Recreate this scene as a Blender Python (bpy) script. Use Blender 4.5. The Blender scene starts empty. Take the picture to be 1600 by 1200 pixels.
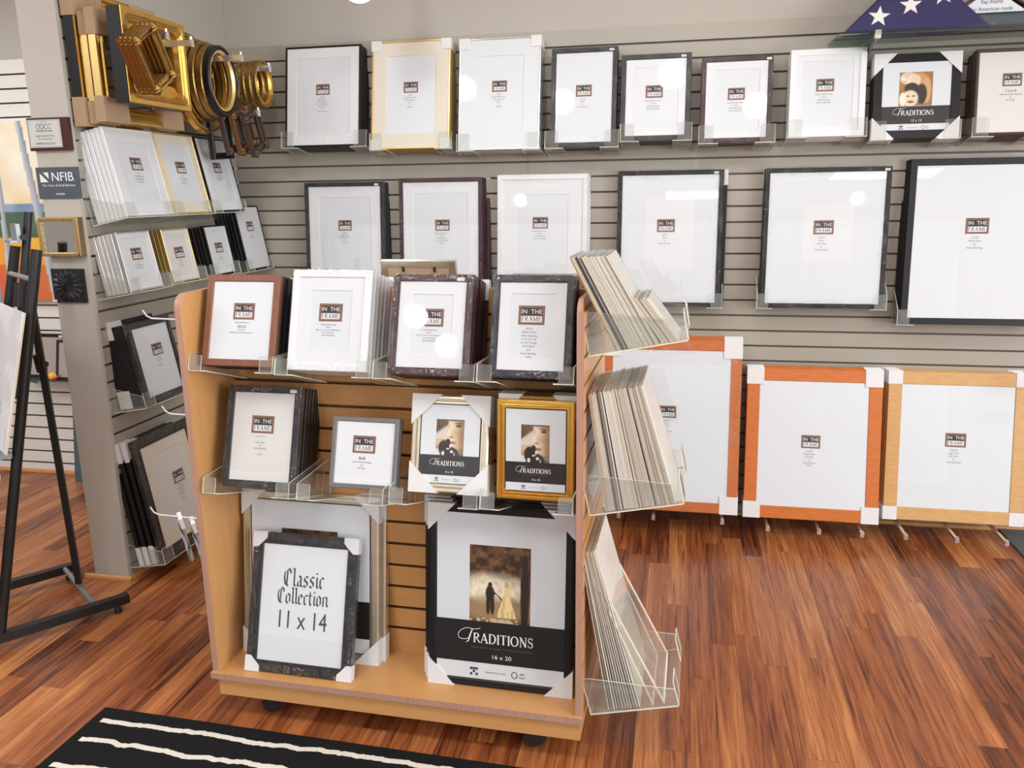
import bpy, math, random
from mathutils import Vector, Matrix
random.seed(7)
PI = math.pi
R = math.radians
COL = bpy.context.scene.collection
PHI = -0.02165           # the gondola stands a touch askew to the back wall
WY = 4.194               # back wall plane
WX = -2.364              # slatwall face of the side wing
EYE = 1.66458
ordw = ['first', 'second', 'third', 'fourth', 'fifth', 'sixth', 'seventh', 'eighth', 'ninth']

# ------------------------------------------------------------------ materials
MATS = {}
def new_mat(name):
    m = bpy.data.materials.new(name); m.use_nodes = True
    nt = m.node_tree; nt.nodes.clear()
    out = nt.nodes.new('ShaderNodeOutputMaterial')
    return m, nt, out
def N(nt, t, **kw):
    n = nt.nodes.new(t)
    for k, v in kw.items():
        if k.startswith('i_'): n.inputs[k[2:].replace('_', ' ')].default_value = v
        else: setattr(n, k, v)
    return n
def L(nt, a, b): nt.links.new(a, b)
def mat(name, col, rough=0.5, metal=0.0, noise=0.0, nscale=20.0, bump=0.0, bscale=60.0, stretch=(1, 1, 1), coat=0.0, spec=0.5):
    if name in MATS: return MATS[name]
    m, nt, out = new_mat(name)
    b = N(nt, 'ShaderNodeBsdfPrincipled'); L(nt, b.outputs[0], out.inputs[0])
    b.inputs['Base Color'].default_value = (*col, 1); b.inputs['Roughness'].default_value = rough
    b.inputs['Metallic'].default_value = metal; b.inputs['Coat Weight'].default_value = coat
    b.inputs['Specular IOR Level'].default_value = spec
    tc = N(nt, 'ShaderNodeTexCoord'); mp = N(nt, 'ShaderNodeMapping'); mp.inputs['Scale'].default_value = stretch
    L(nt, tc.outputs['Object'], mp.inputs[0])
    n1 = N(nt, 'ShaderNodeTexNoise'); n1.inputs['Scale'].default_value = nscale; n1.inputs['Detail'].default_value = 5
    L(nt, mp.outputs[0], n1.inputs['Vector'])
    if noise:
        r = N(nt, 'ShaderNodeMix', data_type='RGBA')
        r.inputs[6].default_value = (*[c * (1 - noise) for c in col], 1); r.inputs[7].default_value = (*[min(1, c * (1 + noise)) for c in col], 1)
        L(nt, n1.outputs['Fac'], r.inputs[0]); L(nt, r.outputs[2], b.inputs['Base Color'])
    if bump:
        n2 = N(nt, 'ShaderNodeTexNoise'); n2.inputs['Scale'].default_value = bscale; n2.inputs['Detail'].default_value = 3
        L(nt, mp.outputs[0], n2.inputs['Vector'])
        bp = N(nt, 'ShaderNodeBump'); bp.inputs['Strength'].default_value = bump; bp.inputs['Distance'].default_value = .004
        L(nt, n2.outputs['Fac'], bp.inputs['Height']); L(nt, bp.outputs[0], b.inputs['Normal'])
    MATS[name] = m
    return m
def emis(name, col, s):
    m, nt, out = new_mat(name)
    e = N(nt, 'ShaderNodeEmission'); e.inputs[0].default_value = (*col, 1); e.inputs[1].default_value = s
    L(nt, e.outputs[0], out.inputs[0]); MATS[name] = m; return m
def thin(name, tint, rough, ior=1.45, bump=0.0, bscale=30, edge_only=False, whiten=0.0, bdist=.004):
    """thin clear sheet: straight-through light plus a mirror-like surface reflection"""
    m, nt, out = new_mat(name)
    tr = N(nt, 'ShaderNodeBsdfTransparent'); tr.inputs[0].default_value = (*tint, 1)
    gl = N(nt, 'ShaderNodeBsdfGlossy'); gl.inputs['Roughness'].default_value = rough
    # Schlick reflectance, the same from either side of the sheet
    f0 = ((ior - 1) / (ior + 1)) ** 2
    lw = N(nt, 'ShaderNodeLayerWeight'); lw.inputs[0].default_value = .5
    pw = N(nt, 'ShaderNodeMath', operation='POWER'); L(nt, lw.outputs['Facing'], pw.inputs[0]); pw.inputs[1].default_value = 5
    fr = N(nt, 'ShaderNodeMath', operation='MULTIPLY_ADD'); L(nt, pw.outputs[0], fr.inputs[0]); fr.inputs[1].default_value = 1 - f0; fr.inputs[2].default_value = f0
    mx = N(nt, 'ShaderNodeMixShader'); L(nt, fr.outputs[0], mx.inputs[0]); L(nt, tr.outputs[0], mx.inputs[1]); L(nt, gl.outputs[0], mx.inputs[2])
    last = mx
    if bump:
        tc = N(nt, 'ShaderNodeTexCoord'); n2 = N(nt, 'ShaderNodeTexNoise'); n2.inputs['Scale'].default_value = bscale; n2.inputs['Detail'].default_value = 2
        n2.inputs['Distortion'].default_value = 1.5
        L(nt, tc.outputs['Object'], n2.inputs['Vector'])
        bp = N(nt, 'ShaderNodeBump'); bp.inputs['Distance'].default_value = bdist
        L(nt, n2.outputs['Fac'], bp.inputs['Height'])
        if edge_only:
            sp = N(nt, 'ShaderNodeSeparateXYZ'); L(nt, tc.outputs['Generated'], sp.inputs[0])
            def dist(s):
                a = N(nt, 'ShaderNodeMath', operation='SUBTRACT'); L(nt, s, a.inputs[0]); a.inputs[1].default_value = .5
                c = N(nt, 'ShaderNodeMath', operation='ABSOLUTE'); L(nt, a.outputs[0], c.inputs[0]); return c.outputs[0]
            mm = N(nt, 'ShaderNodeMath', operation='MAXIMUM'); L(nt, dist(sp.outputs[0]), mm.inputs[0]); L(nt, dist(sp.outputs[2]), mm.inputs[1])
            mr = N(nt, 'ShaderNodeMapRange'); mr.inputs[1].default_value = .40; mr.inputs[2].default_value = .45
            mr.inputs[3].default_value = 0.0; mr.inputs[4].default_value = bump
            L(nt, mm.outputs[0], mr.inputs[0]); L(nt, mr.outputs[0], bp.inputs['Strength'])
            # folded ridges of the film reflect more than its flat middle
            n3 = N(nt, 'ShaderNodeTexNoise'); n3.inputs['Scale'].default_value = 190; n3.inputs['Detail'].default_value = 2; n3.inputs['Distortion'].default_value = 2.5
            L(nt, tc.outputs['Object'], n3.inputs['Vector'])
            m3 = N(nt, 'ShaderNodeMapRange'); L(nt, n3.outputs['Fac'], m3.inputs[0]); m3.inputs[1].default_value = .60; m3.inputs[2].default_value = .65; m3.inputs[3].default_value = 0; m3.inputs[4].default_value = .75
            n4 = N(nt, 'ShaderNodeTexNoise'); n4.inputs['Scale'].default_value = 9; L(nt, tc.outputs['Object'], n4.inputs['Vector'])
            m4 = N(nt, 'ShaderNodeMapRange'); L(nt, n4.outputs['Fac'], m4.inputs[0]); m4.inputs[1].default_value = .42; m4.inputs[2].default_value = .62
            k1 = N(nt, 'ShaderNodeMath', operation='MULTIPLY'); L(nt, m3.outputs[0], k1.inputs[0]); L(nt, m4.outputs[0], k1.inputs[1])
            k2 = N(nt, 'ShaderNodeMath', operation='MULTIPLY_ADD'); L(nt, k1.outputs[0], k2.inputs[0]); L(nt, mr.outputs[0], k2.inputs[1]); k2.inputs[2].default_value = f0
            L(nt, k2.outputs[0], fr.inputs[2])
        else: bp.inputs['Strength'].default_value = bump
        L(nt, bp.outputs[0], gl.inputs['Normal']); L(nt, bp.outputs[0], lw.inputs['Normal'])
    if whiten:
        df = N(nt, 'ShaderNodeBsdfDiffuse'); df.inputs[0].default_value = (.9, .92, .9, 1)
        m2 = N(nt, 'ShaderNodeMixShader'); m2.inputs[0].default_value = whiten
        L(nt, mx.outputs[0], m2.inputs[1]); L(nt, df.outputs[0], m2.inputs[2]); last = m2
    L(nt, last.outputs[0], out.inputs[0]); MATS[name] = m; return m

mat('slat_beige', (.375, .35, .295), .45, noise=.05, nscale=1.5)
mat('slat_lit', (.74, .72, .68), .45, noise=.03, nscale=1.5)  # slats made brighter; light on the far-left wall put into the colour
mat('groove', (.14, .115, .085), .6)  # darker than the slats: shade inside the grooves put into the colour
mat('maple_groove_shade', (.16, .065, .02), .6)  # shade in the gondola's grooves painted as a darker brown than the maple
mat('paint', (.44, .415, .37), .6, noise=.04, nscale=1.2)
mat('column_paint', (.52, .49, .44), .5, noise=.06, nscale=2.0)
mat('ceiling', (.75, .74, .72), .8)
mat('oak_trim', (.50, .24, .08), .4, noise=.2, nscale=12, stretch=(6, 6, 1))
mat('white_card', (.74, .77, .80), .6)
mat('paper', (.69, .735, .775), .5)
mat('warm_paper', (.70, .70, .68), .5)
mat('cream', (.73, .69, .585), .6)
mat('cap_white', (.71, .715, .72), .45)
mat('black', (.009, .009, .010), .38, spec=.35)
mat('black_grain', (.009, .009, .011), .42, bump=.4, bscale=60, spec=.35)
mat('charcoal', (.020, .022, .027), .40, noise=.25, nscale=40, spec=.35)
mat('gilt_dull', (.24, .17, .075), .35, metal=.6, noise=.3, nscale=60)
mat('grey', (.15, .15, .155), .4, noise=.2, nscale=60)
mat('maroon', (.048, .018, .023), .38, noise=.2, nscale=30, spec=.35)
mat('walnut', (.20, .075, .04), .42, noise=.25, nscale=20, stretch=(3, 3, 1))
mat('dark_brown', (.05, .028, .02), .4, noise=.3, nscale=40)
mat('white_lacquer', (.76, .79, .81), .32)
mat('gold', (.68, .40, .085), .24, metal=.85, noise=.15, nscale=25)
mat('gold_pale', (.85, .62, .25), .3, metal=.75)
mat('gold_antique', (.34, .20, .055), .3, metal=.8, noise=.5, nscale=45, bump=.5, bscale=90)
mat('bronze', (.16, .075, .025), .35, metal=.6, noise=.6, nscale=60, bump=.5, bscale=90)
mat('gold_side', (.38, .25, .07), .4, metal=.5)
mat('silver', (.74, .76, .78), .25, metal=.85)
mat('silver_leaf', (.85, .87, .88), .28, metal=.7, noise=.2, nscale=50, bump=.2, bscale=80)
mat('champagne', (.62, .56, .44), .28, metal=.75, noise=.15, nscale=40)
mat('cherry', (.55, .15, .022), .38, noise=.3, nscale=7, stretch=(2.5, 2.5, 14))
mat('light_oak', (.58, .34, .13), .42, noise=.22, nscale=7, stretch=(2.5, 2.5, 14))
mat('kraft', (.42, .295, .18), .75, noise=.1, nscale=8)
mat('backing', (.50, .37, .24), .7, noise=.06)
mat('maple', (.58, .295, .108), .33, noise=.14, nscale=3.2, stretch=(1.2, 1.2, 9))
mat('maple_panel', (.58, .30, .11), .33, noise=.14, nscale=3.2, stretch=(9, 9, 1.2))
mat('edge_band', (.44, .25, .185), .5, noise=.3, nscale=9, stretch=(40, 40, .6))
mat('rubber', (.01, .01, .01), .5)
mat('chrome', (.80, .81, .83), .22, metal=.9)
mat('steel_powder', (.012, .013, .014), .4)
mat('alu', (.30, .33, .36), .4, metal=.6)
mat('teal_board', (.06, .10, .12), .5)
mat('flag_blue', (.019, .016, .095), .6, noise=.2, nscale=60)
mat('star_white', (.80, .78, .76), .7, noise=.06, nscale=80)
mat('ink', (.03, .03, .035), .6)
mat('ink_grey', (.12, .12, .125), .6)
mat('band_black', (.016, .014, .014), .4)
mat('label_black', (.03, .03, .033), .6)
mat('label_brown', (.27, .12, .075), .6)
mat('label_white', (.85, .85, .85), .6)
mat('slate', (.075, .10, .12), .45)
mat('mahogany', (.06, .014, .012), .35)
mat('plaque_paper', (.62, .64, .62), .35)
mat('mirror', (.85, .88, .9), .02, metal=1)
mat('yellow', (.85, .50, .02), .4)
mat('red', (.55, .05, .03), .4)
mat('print_back', (.62, .55, .47), .6, noise=.12, nscale=30)
mat('print_white', (.86, .84, .78), .6)
mat('print_cream', (.74, .66, .52), .6)
mat('print_grey', (.36, .31, .28), .6)
mat('print_dark', (.05, .045, .045), .6)
mat('print_tan', (.55, .34, .14), .6)
mat('glossy_art', (.62, .64, .68), .12, noise=.10, nscale=4, bump=.35, bscale=9)
mat('bag_print', (.55, .62, .66), .4, noise=.3, nscale=30)
mat('carpet_grey', (.10, .10, .105), .9)
mat('acrylic_edge', (.72, .74, .62), .3)
thin('acrylic', (.975, .985, .975), .03, 1.5, whiten=.05)
thin('glass', (.99, .99, .99), .012, 1.38)
thin('wrap', (.995, .995, .995), .03, 1.32, bump=1.0, bscale=85, edge_only=True, bdist=.010)
thin('wrap_loose', (.99, .99, .99), .08, 1.42, bump=.4, bscale=30)
thin('shelf_glass', (.72, .84, .79), .02, 1.5)

def vcol_mat(name, rough=.3, bump=0):
    m, nt, out = new_mat(name)
    b = N(nt, 'ShaderNodeBsdfPrincipled'); a = N(nt, 'ShaderNodeAttribute'); a.attribute_name = 'paint'
    L(nt, a.outputs['Color'], b.inputs['Base Color']); b.inputs['Roughness'].default_value = rough
    L(nt, b.outputs[0], out.inputs[0]); MATS[name] = m
vcol_mat('picture', .45)

def floor_mat():
    m, nt, out = new_mat('plank_floor')
    b = N(nt, 'ShaderNodeBsdfPrincipled'); L(nt, b.outputs[0], out.inputs[0])
    tc = N(nt, 'ShaderNodeTexCoord'); sp = N(nt, 'ShaderNodeSeparateXYZ'); L(nt, tc.outputs['Object'], sp.inputs[0])
    def M2(op, a, c=None):
        n = N(nt, 'ShaderNodeMath', operation=op)
        for i, v in enumerate((a, c)):
            if v is None: continue
            if isinstance(v, (int, float)): n.inputs[i].default_value = v
            else: L(nt, v, n.inputs[i])
        return n.outputs[0]
    W_, LN = .086, .92
    rx = M2('DIVIDE', sp.outputs[0], W_); row = M2('FLOOR', rx); fx = M2('FRACT', rx)
    wn = N(nt, 'ShaderNodeTexWhiteNoise', noise_dimensions='1D'); L(nt, row, wn.inputs['W'])
    ry = M2('ADD', M2('DIVIDE', sp.outputs[1], LN), wn.outputs['Value']); colm = M2('FLOOR', ry); fy = M2('FRACT', ry)
    cv = N(nt, 'ShaderNodeCombineXYZ'); L(nt, row, cv.inputs[0]); L(nt, colm, cv.inputs[1])
    w2 = N(nt, 'ShaderNodeTexWhiteNoise', noise_dimensions='2D'); L(nt, cv.outputs[0], w2.inputs['Vector'])
    # grain, shifted per plank
    gx = M2('ADD', M2('MULTIPLY', sp.outputs[0], 1.0), M2('MULTIPLY', w2.outputs['Value'], 37.0))
    gv = N(nt, 'ShaderNodeCombineXYZ'); L(nt, M2('MULTIPLY', gx, 22.0), gv.inputs[0]); L(nt, M2('MULTIPLY', sp.outputs[1], 1.0), gv.inputs[1]); L(nt, M2('MULTIPLY', w2.outputs['Value'], 9.0), gv.inputs[2])
    g1 = N(nt, 'ShaderNodeTexNoise'); g1.inputs['Scale'].default_value = 1.6; g1.inputs['Detail'].default_value = 6; g1.inputs['Distortion'].default_value = .9; L(nt, gv.outputs[0], g1.inputs['Vector'])
    fv = N(nt, 'ShaderNodeCombineXYZ'); L(nt, M2('MULTIPLY', gx, 120.0), fv.inputs[0]); L(nt, M2('MULTIPLY', sp.outputs[1], 6.0), fv.inputs[1])
    g2 = N(nt, 'ShaderNodeTexNoise'); g2.inputs['Scale'].default_value = 1.2; g2.inputs['Detail'].default_value = 3; L(nt, fv.outputs[0], g2.inputs['Vector'])
    hv = N(nt, 'ShaderNodeCombineXYZ'); L(nt, M2('MULTIPLY', gx, 46.0), hv.inputs[0]); L(nt, M2('MULTIPLY', sp.outputs[1], 1.5), hv.inputs[1]); L(nt, M2('MULTIPLY', w2.outputs['Value'], 5.0), hv.inputs[2])
    g3 = N(nt, 'ShaderNodeTexNoise'); g3.inputs['Scale'].default_value = 1.3; g3.inputs['Detail'].default_value = 4; g3.inputs['Distortion'].default_value = 1.6; L(nt, hv.outputs[0], g3.inputs['Vector'])
    dk = N(nt, 'ShaderNodeMapRange'); L(nt, g3.outputs['Fac'], dk.inputs[0]); dk.inputs[1].default_value = .30; dk.inputs[2].default_value = .46; dk.inputs[3].default_value = -.22; dk.inputs[4].default_value = 0
    v0 = M2('ADD', M2('ADD', M2('MULTIPLY', w2.outputs['Value'], .34), M2('MULTIPLY', g1.outputs['Fac'], .78)), M2('MULTIPLY', g2.outputs['Fac'], .34))
    v = M2('ADD', v0, dk.outputs[0])
    cr = N(nt, 'ShaderNodeValToRGB'); L(nt, v, cr.inputs[0])
    e = cr.color_ramp.elements; e[0].position = .38; e[0].color = (.045, .012, .006, 1); e[1].position = 1.0; e[1].color = (.52, .22, .075, 1)
    for p, c in ((.55, (.155, .042, .015, 1)), (.70, (.285, .085, .026, 1)), (.84, (.38, .132, .042, 1))):
        x = e.new(p); x.color = c
    # hairline joints
    jx = M2('LESS_THAN', M2('MINIMUM', fx, M2('SUBTRACT', 1.0, fx)), .012); jy = M2('LESS_THAN', M2('MINIMUM', fy, M2('SUBTRACT', 1.0, fy)), .0012)
    j = M2('MULTIPLY', M2('MAXIMUM', jx, jy), .5)
    mx = N(nt, 'ShaderNodeMix', data_type='RGBA'); L(nt, j, mx.inputs[0]); L(nt, cr.outputs[0], mx.inputs[6]); mx.inputs[7].default_value = (.03, .01, .006, 1)
    L(nt, mx.outputs[2], b.inputs['Base Color'])
    b.inputs['Roughness'].default_value = .30; b.inputs['Specular IOR Level'].default_value = .45
    bp = N(nt, 'ShaderNodeBump'); bp.inputs['Strength'].default_value = .12; bp.inputs['Distance'].default_value = .002
    L(nt, M2('SUBTRACT', g1.outputs['Fac'], j), bp.inputs['Height']); L(nt, bp.outputs[0], b.inputs['Normal'])
    MATS['floor'] = m
floor_mat()
def rug_mat():
    m, nt, out = new_mat('striped_pile')
    b = N(nt, 'ShaderNodeBsdfPrincipled'); L(nt, b.outputs[0], out.inputs[0]); b.inputs['Roughness'].default_value = .95
    b.inputs['Specular IOR Level'].default_value = .1
    tc = N(nt, 'ShaderNodeTexCoord'); sp = N(nt, 'ShaderNodeSeparateXYZ'); L(nt, tc.outputs['Object'], sp.inputs[0])
    def M2(op, a, c=None):
        n = N(nt, 'ShaderNodeMath', operation=op)
        for i, v in enumerate((a, c)):
            if v is None: continue
            if isinstance(v, (int, float)): n.inputs[i].default_value = v
            else: L(nt, v, n.inputs[i])
        return n.outputs[0]
    tot = None
    for k, c in enumerate((.055, .155, .275, .39, .52)):
        n = N(nt, 'ShaderNodeTexNoise', noise_dimensions='1D'); n.inputs['Scale'].default_value = 2.6; n.inputs['Detail'].default_value = 6
        n.inputs['Roughness'].default_value = .6
        L(nt, M2('ADD', sp.outputs[0], 3.3 * k), n.inputs['W'])
        wob = M2('MULTIPLY', M2('SUBTRACT', n.outputs['Fac'], .5), .075)
        d = M2('ABSOLUTE', M2('ADD', M2('ADD', sp.outputs[1], c), wob))
        s = M2('LESS_THAN', d, .010)
        tot = s if tot is None else M2('MAXIMUM', tot, s)
    ins = M2('GREATER_THAN', sp.outputs[0], .035); tot = M2('MULTIPLY', tot, ins)
    mx = N(nt, 'ShaderNodeMix', data_type='RGBA'); L(nt, tot, mx.inputs[0]); mx.inputs[6].default_value = (.012, .012, .013, 1); mx.inputs[7].default_value = (.70, .67, .58, 1)
    L(nt, mx.outputs[2], b.inputs['Base Color'])
    nn = N(nt, 'ShaderNodeTexNoise'); nn.inputs['Scale'].default_value = 400; L(nt, tc.outputs['Object'], nn.inputs['Vector'])
    bp = N(nt, 'ShaderNodeBump'); bp.inputs['Strength'].default_value = .6; bp.inputs['Distance'].default_value = .003
    L(nt, M2('ADD', nn.outputs['Fac'], tot), bp.inputs['Height']); L(nt, bp.outputs[0], b.inputs['Normal'])
    MATS['rug'] = m
rug_mat()

# ------------------------------------------------------------------ mesh builder
class MB:
    def __init__(s): s.v = []; s.f = []; s.m = []; s.mats = []; s.cols = None; s.smooth = []
    def mi(s, m):
        if m not in s.mats: s.mats.append(m)
        return s.mats.index(m)
    def face(s, pts, m, sm=False):
        i = len(s.v); s.v += [tuple(p) for p in pts]; s.f.append(tuple(range(i, i + len(pts)))); s.m.append(s.mi(m)); s.smooth.append(sm)
    def grid(s, rings, m, closed_u=True, closed_v=False, sm=True):
        """rings: list of lists of points, joined ring to ring"""
        i0 = len(s.v); n = len(rings[0])
        for r in rings: s.v += [tuple(p) for p in r]
        nr = len(rings); k = s.mi(m)
        for a in range(nr if closed_v else nr - 1):
            b = (a + 1) % nr
            for j in range(n if closed_u else n - 1):
                j2 = (j + 1) % n
                s.f.append((i0 + a * n + j, i0 + a * n + j2, i0 + b * n + j2, i0 + b * n + j)); s.m.append(k); s.smooth.append(sm)
    def box(s, x0, x1, y0, y1, z0, z1, m, M=None, em=None):
        P = [Vector((x, y, z)) for z in (z0, z1) for y in (y0, y1) for x in (x0, x1)]
        if M: P = [M @ p for p in P]
        for q in ((0, 2, 3, 1), (4, 5, 7, 6), (0, 1, 5, 4), (2, 6, 7, 3), (0, 4, 6, 2), (1, 3, 7, 5)):
            s.face([P[i] for i in q], m)
    def prism(s, poly, a0, a1, m, axis='y', em=None, M=None):
        """poly of 2-D points extruded along an axis; em = material of the rim faces"""
        def P(p, a):
            v = {'y': (p[0], a, p[1]), 'z': (p[0], p[1], a), 'x': (a, p[0], p[1])}[axis]
            return M @ Vector(v) if M else v
        s.face([P(p, a0) for p in poly], m); s.face([P(p, a1) for p in reversed(poly)], m)
        for i in range(len(poly)):
            p, q = poly[i], poly[(i + 1) % len(poly)]
            s.face([P(p, a0), P(p, a1), P(q, a1), P(q, a0)], em or m)
    def tube(s, path, r, m, n=10, caps=True):
        path = [Vector(p) for p in path]; rings = []
        for i, p in enumerate(path):
            d = (path[min(i + 1, len(path) - 1)] - path[max(i - 1, 0)]).normalized()
            a = d.orthogonal().normalized() if i == 0 else (a - d * a.dot(d)).normalized()
            b = d.cross(a)
            rr = r[i] if isinstance(r, (list, tuple)) else r
            rings.append([p + (a * math.cos(t) + b * math.sin(t)) * rr for t in [2 * PI * k / n for k in range(n)]])
        s.grid(rings, m)
        if caps: s.face(rings[0], m); s.face(rings[-1], m)
    def bar(s, p, q, w, h, m, up=(0, 0, 1)):
        p, q = Vector(p), Vector(q); d = (q - p); ln = d.length; d.normalize(); u = Vector(up)
        x = d.cross(u).normalized(); z = x.cross(d)
        M = Matrix((x, d, z)).transposed().to_4x4(); M.translation = p
        s.box(-w / 2, w / 2, 0, ln, -h / 2, h / 2, m, M)
    def sweep_rect(s, w, h, prof, m, rad=0, x0=0, z0=0, closed=True, mats=None):
        """mitred moulding: prof is a list of (inset, depth)"""
        for i in range(len(prof) if closed else len(prof) - 1):
            a, b = prof[i], prof[(i + 1) % len(prof)]
            mm = mats[i] if mats else m
            s.grid([s.rr(w, h, a, rad, x0, z0), s.rr(w, h, b, rad, x0, z0)], mm, sm=False)
    def rr(s, w, h, p, rad, x0=0, z0=0):
        i, y = p; r = max(rad - i, 0.0) if rad else 0
        if rad:
            r = max(r, .004); pts = []
            for cx, cz, a0 in ((x0 + i + r, z0 + i + r, PI), (x0 + w - i - r, z0 + i + r, 1.5 * PI), (x0 + w - i - r, z0 + h - i - r, 0), (x0 + i + r, z0 + h - i - r, .5 * PI)):
                for k in range(6): pts.append((cx + r * math.cos(a0 + k * PI / 10), y, cz + r * math.sin(a0 + k * PI / 10)))
            return pts
        return [(x0 + i, y, z0 + i), (x0 + w - i, y, z0 + i), (x0 + w - i, y, z0 + h - i), (x0 + i, y, z0 + h - i)]
    def mesh(s, name):
        me = bpy.data.meshes.new(name); me.from_pydata(s.v, [], s.f)
        for m in s.mats: me.materials.append(MATS[m])
        me.polygons.foreach_set('material_index', s.m); me.polygons.foreach_set('use_smooth', s.smooth)
        if s.cols:
            ca = me.color_attributes.new('paint', 'FLOAT_COLOR', 'POINT')
            for i, c in enumerate(s.cols): ca.data[i].color = (*c, 1)
        me.update(); return me
    def build(s, name, parent=None, M=None):
        return link(name, s.mesh(name), parent, M)
def link(name, me, parent=None, M=None):
    o = bpy.data.objects.new(name, me); COL.objects.link(o)
    if parent: o.parent = parent
    if M is not None: o.matrix_basis = M
    return o
def tag(o, label, cat, group=None, kind=None):
    o['label'] = label; o['category'] = cat
    if group: o['group'] = group
    if kind: o['kind'] = kind
    return o
def empty(name, M, label=None, cat=None, group=None):
    o = bpy.data.objects.new(name, None); COL.objects.link(o); o.matrix_basis = M; o.empty_display_size = .02
    if label: tag(o, label, cat, group)
    return o
def struct(o): o['kind'] = 'structure'; return o
def bevel(o, w=.002, seg=2):
    m = o.modifiers.new('bevel', 'BEVEL'); m.width = w; m.segments = seg; m.limit_method = 'ANGLE'; return o
def weld(o):
    m = o.modifiers.new('weld', 'WELD'); m.merge_threshold = 1e-5; return o
CACHE = {}
def cached(key, fn):
    if key not in CACHE: CACHE[key] = fn()
    return CACHE[key]
def RZ(a): return Matrix.Rotation(a, 4, 'Z')
def RX(a): return Matrix.Rotation(a, 4, 'X')
def RY(a): return Matrix.Rotation(a, 4, 'Y')
def T(x, y, z): return Matrix.Translation((x, y, z))
def stand(yaw, x, d, z, tilt, roll=0):
    """basis of something that faces -y turned by yaw, leaning back by tilt (degrees); x along its face, d along its back axis"""
    ex = Vector((math.cos(yaw), math.sin(yaw), 0)); eb = Vector((-math.sin(yaw), math.cos(yaw), 0))
    p = ex * x + eb * d; return T(p.x, p.y, z) @ RZ(yaw) @ RX(-R(tilt)) @ RY(roll)

# ------------------------------------------------------------------ lettering
def font_polys(txt, size, align='CENTER', sx=1.0):
    key = ('font', txt, align)
    if key not in CACHE:
        c = bpy.data.curves.new('txt', 'FONT'); c.body = txt; c.align_x = align; c.size = 1; c.resolution_u = 3; c.fill_mode = 'FRONT'
        o = bpy.data.objects.new('txt', c); me = o.to_mesh()
        CACHE[key] = ([tuple(v.co) for v in me.vertices], [tuple(p.vertices) for p in me.polygons])
        o.to_mesh_clear(); bpy.data.objects.remove(o); bpy.data.curves.remove(c)
    V, F = CACHE[key]
    return [[(V[i][0] * size * sx, V[i][1] * size) for i in f] for f in F]
def put_text(mb, txt, cx, cz, size, y, m, align='CENTER', sx=1.0):
    for poly in font_polys(txt, size, align, sx): mb.face([(cx + p[0], y, cz + p[1]) for p in poly], m)
def stroke(pts, w, taper=None):
    """2-D polyline of varying width as quads"""
    out = []
    for i in range(len(pts) - 1):
        (x0, y0), (x1, y1) = pts[i], pts[i + 1]; dx, dy = x1 - x0, y1 - y0; l = math.hypot(dx, dy) or 1
        nx, ny = -dy / l, dx / l
        w0 = w[i] if isinstance(w, list) else w; w1 = w[i + 1] if isinstance(w, list) else w
        out.append([(x0 + nx * w0 / 2, y0 + ny * w0 / 2), (x0 - nx * w0 / 2, y0 - ny * w0 / 2), (x1 - nx * w1 / 2, y1 - ny * w1 / 2), (x1 + nx * w1 / 2, y1 + ny * w1 / 2)])
    return out
def arc(cx, cy, rx, ry, a0, a1, n=10): return [(cx + rx * math.cos(R(a0 + (a1 - a0) * k / n)), cy + ry * math.sin(R(a0 + (a1 - a0) * k / n))) for k in range(n + 1)]
TK, TN = .155, .068
def vs(x, y0=0, y1=1, w=TK, foot=1, head=1):
    o = stroke([(x, y0), (x, y1)], w)
    if foot: o += stroke([(x - .12, y0 + .015), (x + .12, y0 + .015)], .035)
    if head: o += stroke([(x - .12, y1 - .015), (x + .12, y1 - .015)], .035)
    return o
def bowl(cx, cy, rx, ry, a0, a1, n=14):
    p = arc(cx, cy, rx, ry, a0, a1, n); w = [TN + (TK - TN) * abs(math.cos(R(a0 + (a1 - a0) * k / n))) for k in range(n + 1)]
    return stroke(p, w)
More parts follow.
